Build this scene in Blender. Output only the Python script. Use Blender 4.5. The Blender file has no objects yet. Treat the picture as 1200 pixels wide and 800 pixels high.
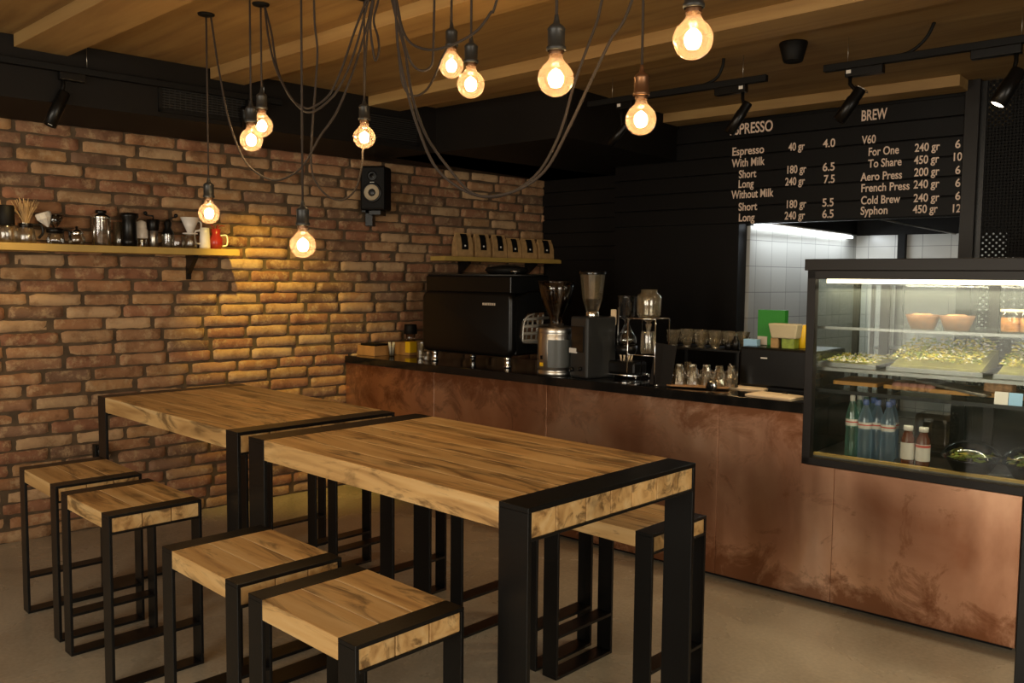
import bpy, math, random
from mathutils import Vector, Matrix
random.seed(7)
C = bpy.context.scene
col = C.collection
PI = math.pi

# ------------------------------------------------------------------ camera
F_PX = 1013.37
CW = ((0.72319, 0.05687, -0.68830), (0.69057, -0.04495, 0.72187), (0.01011, -0.99737, -0.07178))
def _cam_rows():
    p = math.radians(4.1519); r = math.radians(-.5854); a = math.radians(-46.38)
    cp, sp, cr, sr = math.cos(p), math.sin(p), math.cos(r), math.sin(r)
    Rp = Matrix(((1, 0, 0), (0, cp, sp), (0, -sp, cp))); Rr = Matrix(((cr, -sr, 0), (sr, cr, 0), (0, 0, 1)))
    X = (-math.sin(a), 0, -math.cos(a)); Y = (math.cos(a), 0, -math.sin(a)); Z = (0, -1, 0)
    return Matrix((X, Y, Z)) @ (Rp @ Rr)
WM = _cam_rows()
EYE = Vector((0, 0, 1.5))
cd = bpy.data.cameras.new('camera'); cam = bpy.data.objects.new('camera', cd); col.objects.link(cam)
cd.sensor_width = 36; cd.lens = F_PX / 1200 * 36; cd.clip_start = .05
bx_ = WM @ Vector((1, 0, 0)); by_ = WM @ Vector((0, -1, 0)); bz_ = WM @ Vector((0, 0, -1))
cam.matrix_world = Matrix(((bx_.x, by_.x, bz_.x, EYE.x), (bx_.y, by_.y, bz_.y, EYE.y), (bx_.z, by_.z, bz_.z, EYE.z), (0, 0, 0, 1)))
C.camera = cam

# ------------------------------------------------------------------ world, exposure, big lights
w = bpy.data.worlds.new('world'); C.world = w; w.use_nodes = True
w.node_tree.nodes['Background'].inputs[0].default_value = (.75, .86, 1, 1)
w.node_tree.nodes['Background'].inputs[1].default_value = .25
C.view_settings.view_transform = 'Standard'; C.view_settings.look = 'None'
C.view_settings.gamma = 1; C.view_settings.use_curve_mapping = False
C.view_settings.exposure = -0.08
C.cycles.use_denoising = True
C.cycles.max_bounces = 8; C.cycles.transparent_max_bounces = 24
C.cycles.diffuse_bounces = 4; C.cycles.glossy_bounces = 4
C.cycles.sample_clamp_indirect = 6
BULB_W = 13.0          # emission strength of a filament blob
DAY = 84.0             # daylight through the shop windows behind the camera
SPOT_WALL = 105.0

def area(name, loc, target, sx, sy, power, color):
    l = bpy.data.lights.new(name, 'AREA'); l.shape = 'RECTANGLE'; l.size = sx; l.size_y = sy
    l.energy = power; l.color = color
    o = bpy.data.objects.new(name, l); col.objects.link(o); o.location = loc
    d = Vector(target) - Vector(loc); o.rotation_euler = d.to_track_quat('-Z', 'Y').to_euler(); return o
def spot(name, loc, target, power, color, angle, blend=.6, r=.02):
    l = bpy.data.lights.new(name, 'SPOT'); l.energy = power; l.color = color; l.spot_size = math.radians(angle)
    l.spot_blend = blend; l.shadow_soft_size = r
    o = bpy.data.objects.new(name, l); col.objects.link(o); o.location = loc
    d = Vector(target) - Vector(loc); o.rotation_euler = d.to_track_quat('-Z', 'Y').to_euler(); return o
DAYC = (1.0, .90, .74)
area('window_daylight', (-2.6, -3.3, 1.45), (-2.6, 0, 1.0), 1.7, 2.0, DAY, DAYC)
area('window_daylight', (-.1, -3.3, 1.45), (-.1, 0, 1.0), 1.7, 2.0, DAY, DAYC)
area('window_daylight', (2.8, .2, 1.45), (0, .6, 1.0), 2.6, 2.0, DAY * 1.2, DAYC)

# ------------------------------------------------------------------ frames of reference
def lvl(deg):
    a = math.radians(deg); l = Vector((math.sin(a), 0, math.cos(a))); b = math.radians(-46.38)
    X = Vector((-math.sin(b), 0, -math.cos(b))); Y = Vector((math.cos(b), 0, -math.sin(b)))
    return Vector((X.dot(l), Y.dot(l), 0))
DW = lvl(47.86); DC = -lvl(-49.41)
P0 = Vector((-5.3, 1.454, 0)); NW = Vector((DW.y, -DW.x, 0)); TH_W = math.atan2(-DW.x, DW.y)
O0 = Vector((-5.138, 3.64, 0)); NC = Vector((-DC.y, DC.x, 0)); TH_C = math.atan2(DC.y, DC.x)
def WAL(u, v, z=0): return P0 + DW * u + NW * v + Vector((0, 0, z))     # u along the brick wall, v out of it
def CNT(u, v, z=0): return O0 + DC * u + NC * v + Vector((0, 0, z))     # u along the counter, v behind its front
def ray(x, y): return WM @ Vector(((x - 600) / F_PX, (y - 400) / F_PX, 1))
def on(x, y, p, n):
    d = ray(x, y); return EYE + d * ((Vector(p) - EYE).dot(n) / d.dot(n))
def onz(x, y, z): return on(x, y, (0, 0, z), Vector((0, 0, 1)))
def onC(x, y, v): return on(x, y, CNT(0, v), NC)       # pixel on a plane parallel to the counter front
def onW(x, y, v): return on(x, y, WAL(0, v), NW)
def uv(p): d = p - O0; return d.dot(DC), d.dot(NC)
def wuv(p): d = p - P0; return d.dot(DW), d.dot(NW)
def mpx(p): return ((WM.transposed() @ (p - EYE)).z) / F_PX
def atd(x, y, d): r = ray(x, y); return EYE + r * d

# ------------------------------------------------------------------ materials
def srgb(*c):
    return tuple((v / 255 / 12.92 if v / 255 <= .04045 else ((v / 255 + .055) / 1.055) ** 2.4) for v in c) + (1,)
MATS = {}
def mat(name, color, rough=.5, metal=0, emit=None, strength=0, spec=None, coat=0, bump=0, bscale=200, vary=0, vscale=8):
    m = bpy.data.materials.new(name); m.use_nodes = True; nt = m.node_tree; b = nt.nodes['Principled BSDF']
    b.inputs['Base Color'].default_value = color; b.inputs['Roughness'].default_value = rough; b.inputs['Metallic'].default_value = metal
    if spec is not None: b.inputs['Specular IOR Level'].default_value = spec
    if coat: b.inputs['Coat Weight'].default_value = coat
    if emit: b.inputs['Emission Color'].default_value = emit; b.inputs['Emission Strength'].default_value = strength
    tc = nt.nodes.new('ShaderNodeTexCoord')
    if vary:
        n = nt.nodes.new('ShaderNodeTexNoise'); n.inputs['Scale'].default_value = vscale; n.inputs['Detail'].default_value = 5
        nt.links.new(tc.outputs['Object'], n.inputs['Vector'])
        r = nt.nodes.new('ShaderNodeValToRGB')
        r.color_ramp.elements[0].position = .3; r.color_ramp.elements[1].position = .7
        r.color_ramp.elements[0].color = tuple(v * (1 - vary) for v in color[:3]) + (1,)
        r.color_ramp.elements[1].color = tuple(min(1, v * (1 + vary)) for v in color[:3]) + (1,)
        nt.links.new(n.outputs['Fac'], r.inputs['Fac']); nt.links.new(r.outputs['Color'], b.inputs['Base Color'])
    if bump:
        n = nt.nodes.new('ShaderNodeTexNoise'); n.inputs['Scale'].default_value = bscale; n.inputs['Detail'].default_value = 3
        nt.links.new(tc.outputs['Object'], n.inputs['Vector'])
        bp = nt.nodes.new('ShaderNodeBump'); bp.inputs['Strength'].default_value = bump; bp.inputs['Distance'].default_value = .002
        nt.links.new(n.outputs['Fac'], bp.inputs['Height']); nt.links.new(bp.outputs['Normal'], b.inputs['Normal'])
    MATS[name] = m; return m
def N(nt, t, **k):
    n = nt.nodes.new(t)
    for a, v in k.items(): setattr(n, a, v)
    return n
def setramp(r, stops):
    e = r.color_ramp.elements
    while len(e) > 1: e.remove(e[-1])
    e[0].position, e[0].color = stops[0][0], stops[0][1]
    for p, c in stops[1:]:
        x = e.new(p); x.color = c
def mixc(nt, fac, a, b, mode='MIX'):
    m = N(nt, 'ShaderNodeMix', data_type='RGBA', blend_type=mode)
    for s, v in ((0, fac), (6, a), (7, b)):
        if hasattr(v, 'links') or hasattr(v, 'is_linked'): nt.links.new(v, m.inputs[s])
        else: m.inputs[s].default_value = v
    return m.outputs[2]

def wood(name, light, mid, dark, scale=1.0, crack=.6, rough=.5, plank_attr=True):
    m = bpy.data.materials.new(name); m.use_nodes = True; nt = m.node_tree; b = nt.nodes['Principled BSDF']
    tc = N(nt, 'ShaderNodeTexCoord'); vec = tc.outputs['Object']
    off = N(nt, 'ShaderNodeVectorMath', operation='ADD')
    at = N(nt, 'ShaderNodeAttribute', attribute_name='plank')
    sc = N(nt, 'ShaderNodeVectorMath', operation='SCALE'); sc.inputs[3].default_value = 9
    nt.links.new(at.outputs['Vector'], sc.inputs[0]); nt.links.new(vec, off.inputs[0]); nt.links.new(sc.outputs[0], off.inputs[1])
    oi = N(nt, 'ShaderNodeObjectInfo'); off2 = N(nt, 'ShaderNodeVectorMath', operation='ADD')
    s2 = N(nt, 'ShaderNodeVectorMath', operation='SCALE'); s2.inputs[0].default_value = (3, 7, 5)
    nt.links.new(oi.outputs['Random'], s2.inputs[3]); nt.links.new(off.outputs[0], off2.inputs[0]); nt.links.new(s2.outputs[0], off2.inputs[1])
    mp = N(nt, 'ShaderNodeMapping'); mp.inputs['Scale'].default_value = (1.0 * scale, 12 * scale, 12 * scale)
    nt.links.new(off2.outputs[0], mp.inputs['Vector'])
    n1 = N(nt, 'ShaderNodeTexNoise'); n1.inputs['Scale'].default_value = 1.6; n1.inputs['Detail'].default_value = 7; n1.inputs['Distortion'].default_value = .8
    nt.links.new(mp.outputs[0], n1.inputs['Vector'])
    r1 = N(nt, 'ShaderNodeValToRGB'); setramp(r1, [(.28, dark), (.48, mid), (.72, light)])
    nt.links.new(n1.outputs['Fac'], r1.inputs['Fac'])
    c = r1.outputs['Color']
    # checks and stained streaks
    mp2 = N(nt, 'ShaderNodeMapping'); mp2.inputs['Scale'].default_value = (1.6 * scale, 9 * scale, 9 * scale)
    nt.links.new(off2.outputs[0], mp2.inputs['Vector'])
    n2 = N(nt, 'ShaderNodeTexNoise'); n2.inputs['Scale'].default_value = 1.25; n2.inputs['Detail'].default_value = 5; n2.inputs['Roughness'].default_value = .66; n2.inputs['Distortion'].default_value = 1.3
    nt.links.new(mp2.outputs[0], n2.inputs['Vector'])
    r2 = N(nt, 'ShaderNodeValToRGB'); setramp(r2, [(.53, (0, 0, 0, 1)), (.575, (crack * .4, crack * .4, crack * .4, 1)), (.64, (crack, crack, crack, 1))])
    nt.links.new(n2.outputs['Fac'], r2.inputs['Fac'])
    c = mixc(nt, r2.outputs['Color'], c, tuple(v * .33 for v in dark[:3]) + (1,))
    mk = N(nt, 'ShaderNodeMapping'); mk.inputs['Scale'].default_value = (2.2 * scale, 5.5 * scale, 5.5 * scale); nt.links.new(off2.outputs[0], mk.inputs['Vector'])
    nd = N(nt, 'ShaderNodeTexNoise'); nd.inputs['Scale'].default_value = 5; nt.links.new(mk.outputs[0], nd.inputs['Vector'])
    av = N(nt, 'ShaderNodeVectorMath', operation='MULTIPLY_ADD'); av.inputs[1].default_value = (.35, .35, .35); nt.links.new(nd.outputs['Color'], av.inputs[0]); nt.links.new(mk.outputs[0], av.inputs[2])
    vo = N(nt, 'ShaderNodeTexVoronoi'); vo.inputs['Scale'].default_value = 1.0; nt.links.new(av.outputs[0], vo.inputs['Vector'])
    rk = N(nt, 'ShaderNodeValToRGB'); setramp(rk, [(0, (crack, crack, crack, 1)), (.09, (crack * .8, crack * .8, crack * .8, 1)), (.16, (crack * .35, crack * .35, crack * .35, 1)), (.26, (0, 0, 0, 1))]); nt.links.new(vo.outputs['Distance'], rk.inputs['Fac'])
    c = mixc(nt, rk.outputs['Color'], c, tuple(v * .30 for v in dark[:3]) + (1,))
    # plank to plank tone
    bw = N(nt, 'ShaderNodeMapRange'); bw.inputs[1].default_value = 0; bw.inputs[2].default_value = 1; bw.inputs[3].default_value = .82; bw.inputs[4].default_value = 1.1
    nt.links.new(at.outputs['Fac'], bw.inputs[0])
    vm = N(nt, 'ShaderNodeVectorMath', operation='SCALE'); nt.links.new(c, vm.inputs[0]); nt.links.new(bw.outputs[0], vm.inputs[3])
    nt.links.new(vm.outputs[0], b.inputs['Base Color'])
    b.inputs['Roughness'].default_value = rough
    bp = N(nt, 'ShaderNodeBump'); bp.inputs['Strength'].default_value = .25; bp.inputs['Distance'].default_value = .003
    nt.links.new(n1.outputs['Fac'], bp.inputs['Height']); nt.links.new(bp.outputs[0], b.inputs['Normal'])
    MATS[name] = m; return m

def glass(name, tint=(1, 1, 1, 1), gloss=.08, haze=0, hazecol=(1, .8, .6, 1), rough=.02, edge=.85):
    m = bpy.data.materials.new(name); m.use_nodes = True; nt = m.node_tree; nt.nodes.remove(nt.nodes['Principled BSDF'])
    out = nt.nodes['Material Output']
    tr = N(nt, 'ShaderNodeBsdfTransparent'); tr.inputs[0].default_value = tint
    gl = N(nt, 'ShaderNodeBsdfGlossy'); gl.inputs['Roughness'].default_value = rough
    lw = N(nt, 'ShaderNodeLayerWeight'); lw.inputs[0].default_value = .35
    mr = N(nt, 'ShaderNodeMapRange'); mr.inputs[3].default_value = gloss; mr.inputs[4].default_value = edge
    nt.links.new(lw.outputs['Fresnel'], mr.inputs[0])
    mx = N(nt, 'ShaderNodeMixShader'); nt.links.new(mr.outputs[0], mx.inputs[0]); nt.links.new(tr.outputs[0], mx.inputs[1]); nt.links.new(gl.outputs[0], mx.inputs[2])
    last = mx
    if haze:
        d = N(nt, 'ShaderNodeBsdfTranslucent'); d.inputs[0].default_value = hazecol
        m2 = N(nt, 'ShaderNodeMixShader'); m2.inputs[0].default_value = haze
        nt.links.new(mx.outputs[0], m2.inputs[1]); nt.links.new(d.outputs[0], m2.inputs[2]); last = m2
    nt.links.new(last.outputs[0], out.inputs[0]); MATS[name] = m; return m

mat('black_steel', (.0045, .0042, .004, 1), .34, 0, spec=.35, bump=.12, bscale=120)
mat('black_matt', (.0045, .004, .0035, 1), .6, spec=.2)
mat('black_gloss', (.006, .006, .006, 1), .10)
mat('black_plastic', (.004, .0035, .003, 1), .32, spec=.3)
mat('dark_paint', (.0065, .0048, .0035, 1), .62, spec=.2, vary=.25, vscale=2)
mat('case_paint', (.009, .0065, .005, 1), .42, spec=.3)
mat('chrome', (.75, .74, .72, 1), .12, 1)
mat('pale_steel', (.62, .60, .54, 1), .35, .35)
mat('brushed_steel', (.56, .54, .50, 1), .3, 1)
mat('grey_panel', (.07, .075, .07, 1), .4)
mat('dark_grey', (.022, .022, .021, 1), .4)
mat('bronze', (.20, .105, .055, 1), .38, .8)
mat('cord', (.028, .018, .012, 1), .8)
mat('white_cotton', (.75, .70, .62, 1), .8)
mat('ceramic', (.80, .74, .66, 1), .25)
mat('paper', (.62, .55, .45, 1), .85)
mat('label_white', (.72, .68, .62, 1), .7)
mat('kraft', (.42, .25, .10, 1), .75, vary=.2, vscale=25)
mat('card_tan', (.86, .66, .42, 1), .8)
mat('red_glass', (.26, .02, .016, 1), .15)
mat('green_card', (.02, .22, .02, 1), .6)
mat('yellow_plastic', (.75, .45, .01, 1), .4)
mat('blue_card', (.30, .52, .75, 1), .6)
mat('pulp', (.48, .41, .27, 1), .95, bump=.5, bscale=90)
mat('basket', (.13, .062, .026, 1), .8, vary=.5, vscale=70)
mat('box_wood', (.34, .17, .06, 1), .6, vary=.2, vscale=15)
mat('shelf_wood', (.46, .30, .075, 1), .5, vary=.12, vscale=6)
mat('menu_black', (.0028, .0022, .002, 1), .5, spec=.2)
mat('menu_ink', (.86, .66, .52, 1), .8)
mat('led', (1, 1, 1, 1), .5, emit=(.90, .96, 1, 1), strength=9)
mat('warm_led', (1, 1, 1, 1), .5, emit=(1, .80, .52, 1), strength=9)
mat('lamp_face', (1, 1, 1, 1), .5, emit=(1, .86, .62, 1), strength=9)
mat('lamp_face_dim', (1, 1, 1, 1), .3, emit=(1, .80, .5, 1), strength=.6)
mat('filament', (1, .6, .3, 1), .5, emit=(1, .70, .34, 1), strength=BULB_W * 10)
mat('blue_cap', (.10, .16, .42, 1), .4)
mat('red_label', (.60, .09, .07, 1), .6)
mat('coffee', (.022, .012, .008, 1), .6)
mat('juice', (.10, .028, .012, 1), .25)
mat('caramel', (.62, .27, .06, 1), .45, vary=.35, vscale=40)
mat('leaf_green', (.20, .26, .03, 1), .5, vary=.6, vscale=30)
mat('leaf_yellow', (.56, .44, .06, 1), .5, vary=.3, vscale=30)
mat('pastry', (.50, .26, .12, 1), .6, vary=.4, vscale=60)
mat('pink_icing', (.50, .24, .20, 1), .5, vary=.2, vscale=40)
mat('reflection_base', (.26, .24, .08, 1), .7, vary=.4, vscale=60)
mat('lit_seam', (.80, .64, .40, 1), .6)
mat('slate', (.11, .10, .085, 1), .4, vary=.3, vscale=10)
mat('steel_tray', (.22, .22, .21, 1), .3, .9)
mat('board_orange', (.52, .25, .05, 1), .5, vary=.25, vscale=9)
mat('cream_panel', (.62, .60, .42, 1), .6)
mat('dry_stem', (.50, .33, .16, 1), .9)
mat('rubber', (.01, .01, .01, 1), .8)
mat('ink_mark', (.7, .62, .5, 1), .4, .4)
mat('speaker_cone', (.42, .34, .22, 1), .5)
mat('cork', (.36, .20, .09, 1), .9)
mat('plaster', (.20, .16, .12, 1), .8, vary=.1, vscale=2)
wood('table_wood', srgb(228, 194, 138), srgb(212, 170, 110), srgb(160, 118, 68), 1.0, .8, .45)
wood('ceiling_wood', srgb(172, 140, 86), srgb(156, 122, 72), srgb(134, 100, 56), .55, .1, .6)
glass('clear_glass', (.96, .96, .94, 1), .05)
glass('case_glass', (.95, .97, .95, 1), .0, .02, (.75, .85, .7, 1), .02, .30)  # greenish haze mimics reflections lying over the display case
glass('bulb_glass', (1, .93, .84, 1), .04, .05, (1, .66, .48, 1), .02, .5)
glass('smoke_glass', (.62, .52, .42, 1), .06)
glass('cut_glass', (.88, .84, .74, 1), .16, .10, (.9, .8, .6, 1), .12)
glass('blue_bottle', (.80, .91, .97, 1), .16, .60, (.70, .84, .97, 1), .08)
glass('green_bottle', (.68, .92, .82, 1), .16, .35, (.45, .8, .68, 1), .08)
glass('lid_glass', (.93, .95, .91, 1), .03, 0, (1, 1, 1, 1), .05, .6)

# concrete floor
m = mat('concrete', (.3, .26, .21, 1), .3); nt = m.node_tree; b = nt.nodes['Principled BSDF']
tc = N(nt, 'ShaderNodeTexCoord'); n = N(nt, 'ShaderNodeTexNoise'); n.inputs['Scale'].default_value = 1.1; n.inputs['Detail'].default_value = 9; n.inputs['Roughness'].default_value = .6; n.inputs['Distortion'].default_value = .5
nt.links.new(tc.outputs['Object'], n.inputs['Vector'])
r = N(nt, 'ShaderNodeValToRGB'); setramp(r, [(.3, srgb(150, 138, 118)), (.5, srgb(176, 164, 142)), (.7, srgb(196, 184, 160))]); nt.links.new(n.outputs['Fac'], r.inputs['Fac'])
n2 = N(nt, 'ShaderNodeTexNoise'); n2.inputs['Scale'].default_value = 60; n2.inputs['Detail'].default_value = 4; nt.links.new(tc.outputs['Object'], n2.inputs['Vector'])
r3 = N(nt, 'ShaderNodeValToRGB'); setramp(r3, [(.35, (.86, .86, .86, 1)), (.65, (1, 1, 1, 1))]); nt.links.new(n2.outputs['Fac'], r3.inputs['Fac'])
nt.links.new(mixc(nt, 1.0, r.outputs['Color'], r3.outputs['Color'], 'MULTIPLY'), b.inputs['Base Color'])
r4 = N(nt, 'ShaderNodeValToRGB'); setramp(r4, [(.3, (.20, .20, .20, 1)), (.7, (.34, .34, .34, 1))]); nt.links.new(n.outputs['Fac'], r4.inputs['Fac'])
nt.links.new(r4.outputs['Color'], b.inputs['Roughness'])

# brick
m = mat('brick', (.3, .13, .06, 1), .85); nt = m.node_tree; b = nt.nodes['Principled BSDF']
tc = N(nt, 'ShaderNodeTexCoord'); at = N(nt, 'ShaderNodeAttribute', attribute_name='brickc')
n = N(nt, 'ShaderNodeTexNoise'); n.inputs['Scale'].default_value = 9; n.inputs['Detail'].default_value = 8; n.inputs['Roughness'].default_value = .65
nt.links.new(tc.outputs['Object'], n.inputs['Vector'])
r = N(nt, 'ShaderNodeValToRGB'); setramp(r, [(.36, (.66, .60, .55, 1)), (.5, (1, 1, 1, 1)), (.63, (1.0, 1.0, 1.0, 1))]); nt.links.new(n.outputs['Fac'], r.inputs['Fac'])
c = mixc(nt, 1.0, at.outputs['Color'], r.outputs['Color'], 'MULTIPLY')
n3 = N(nt, 'ShaderNodeTexNoise'); n3.inputs['Scale'].default_value = 14; n3.inputs['Detail'].default_value = 9; n3.inputs['Roughness'].default_value = .75
nt.links.new(tc.outputs['Object'], n3.inputs['Vector'])
r3 = N(nt, 'ShaderNodeValToRGB'); setramp(r3, [(.50, (0, 0, 0, 1)), (.62, (.62, .62, .62, 1))]); nt.links.new(n3.outputs['Fac'], r3.inputs['Fac'])
c = mixc(nt, r3.outputs['Color'], c, srgb(190, 160, 120))       # lime residue
nt.links.new(c, b.inputs['Base Color'])
bp = N(nt, 'ShaderNodeBump'); bp.inputs['Strength'].default_value = .6; bp.inputs['Distance'].default_value = .006
n4 = N(nt, 'ShaderNodeTexNoise'); n4.inputs['Scale'].default_value = 55; n4.inputs['Detail'].default_value = 6; nt.links.new(tc.outputs['Object'], n4.inputs['Vector'])
nt.links.new(n4.outputs['Fac'], bp.inputs['Height']); nt.links.new(bp.outputs[0], b.inputs['Normal'])
mat('mortar', srgb(84, 68, 50), .95, bump=.8, bscale=60, vary=.35, vscale=12)

# copper cladding
m = mat('copper', (.5, .22, .11, 1), .3, .93); nt = m.node_tree; b = nt.nodes['Principled BSDF']
tc = N(nt, 'ShaderNodeTexCoord'); n = N(nt, 'ShaderNodeTexNoise'); n.inputs['Scale'].default_value = 1.6; n.inputs['Detail'].default_value = 7; n.inputs['Distortion'].default_value = .6
mp = N(nt, 'ShaderNodeMapping'); mp.inputs['Scale'].default_value = (1, 1, .55); nt.links.new(tc.outputs['Object'], mp.inputs[0]); nt.links.new(mp.outputs[0], n.inputs['Vector'])
r = N(nt, 'ShaderNodeValToRGB'); setramp(r, [(.32, srgb(158, 108, 80)), (.45, srgb(190, 142, 112)), (.55, srgb(212, 166, 134)), (.66, srgb(230, 192, 164))]); nt.links.new(n.outputs['Fac'], r.inputs['Fac'])
# tarnish blotches growing from the top and bottom rims of the sheets
sx = N(nt, 'ShaderNodeSeparateXYZ'); nt.links.new(tc.outputs['Object'], sx.inputs[0])
zz = N(nt, 'ShaderNodeMapRange'); zz.inputs[1].default_value = 0; zz.inputs[2].default_value = .9; nt.links.new(sx.outputs[2], zz.inputs[0])
rim = N(nt, 'ShaderNodeValToRGB'); setramp(rim, [(0, (.22, .22, .22, 1)), (.22, (.06, .06, .06, 1)), (.3, (0, 0, 0, 1)), (.68, (0, 0, 0, 1)), (.84, (.08, .08, .08, 1)), (1, (.17, .17, .17, 1))]); nt.links.new(zz.outputs[0], rim.inputs['Fac'])
n2 = N(nt, 'ShaderNodeTexNoise'); n2.inputs['Scale'].default_value = 4.2; n2.inputs['Detail'].default_value = 10; n2.inputs['Roughness'].default_value = .72; n2.inputs['Distortion'].default_value = .7
nt.links.new(tc.outputs['Object'], n2.inputs['Vector'])
ad = N(nt, 'ShaderNodeMath', operation='ADD'); nt.links.new(n2.outputs['Fac'], ad.inputs[0]); nt.links.new(rim.outputs['Color'], ad.inputs[1])
r2 = N(nt, 'ShaderNodeValToRGB'); setramp(r2, [(.55, (0, 0, 0, 1)), (.60, (.4, .4, .4, 1)), (.70, (.85, .85, .85, 1))]); nt.links.new(ad.outputs[0], r2.inputs['Fac'])
nt.links.new(mixc(nt, r2.outputs['Color'], r.outputs['Color'], srgb(120, 74, 44)), b.inputs['Base Color'])
rr = N(nt, 'ShaderNodeMapRange'); rr.inputs[3].default_value = .34; rr.inputs[4].default_value = .52; nt.links.new(r2.outputs['Color'], rr.inputs[0]); nt.links.new(rr.outputs[0], b.inputs['Roughness'])
bp = N(nt, 'ShaderNodeBump'); bp.inputs['Strength'].default_value = .25; bp.inputs['Distance'].default_value = .02
n5 = N(nt, 'ShaderNodeTexNoise'); n5.inputs['Scale'].default_value = 2.2; mp5 = N(nt, 'ShaderNodeMapping'); mp5.inputs['Scale'].default_value = (2.4, 1, .35)
nt.links.new(tc.outputs['Object'], mp5.inputs[0]); nt.links.new(mp5.outputs[0], n5.inputs['Vector']); nt.links.new(n5.outputs['Fac'], bp.inputs['Height']); nt.links.new(bp.outputs[0], b.inputs['Normal'])

# white kitchen tiles
m = mat('tiles', (.7, .7, .68, 1), .25); nt = m.node_tree; b = nt.nodes['Principled BSDF']
tc = N(nt, 'ShaderNodeTexCoord'); sx = N(nt, 'ShaderNodeSeparateXYZ'); nt.links.new(tc.outputs['Object'], sx.inputs[0])
cx = N(nt, 'ShaderNodeCombineXYZ')
nt.links.new(sx.outputs[0], cx.inputs[0]); nt.links.new(sx.outputs[2], cx.inputs[1])
bt = N(nt, 'ShaderNodeTexBrick'); bt.offset = 0; bt.inputs['Scale'].default_value = 1; bt.inputs['Brick Width'].default_value = .2; bt.inputs['Row Height'].default_value = .178
bt.inputs['Mortar Size'].default_value = .0022; bt.inputs['Color1'].default_value = (.62, .62, .58, 1); bt.inputs['Color2'].default_value = (.55, .55, .52, 1); bt.inputs['Mortar'].default_value = (.28, .28, .27, 1)
nt.links.new(cx.outputs[0], bt.inputs['Vector']); nt.links.new(bt.outputs['Color'], b.inputs['Base Color'])

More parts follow.
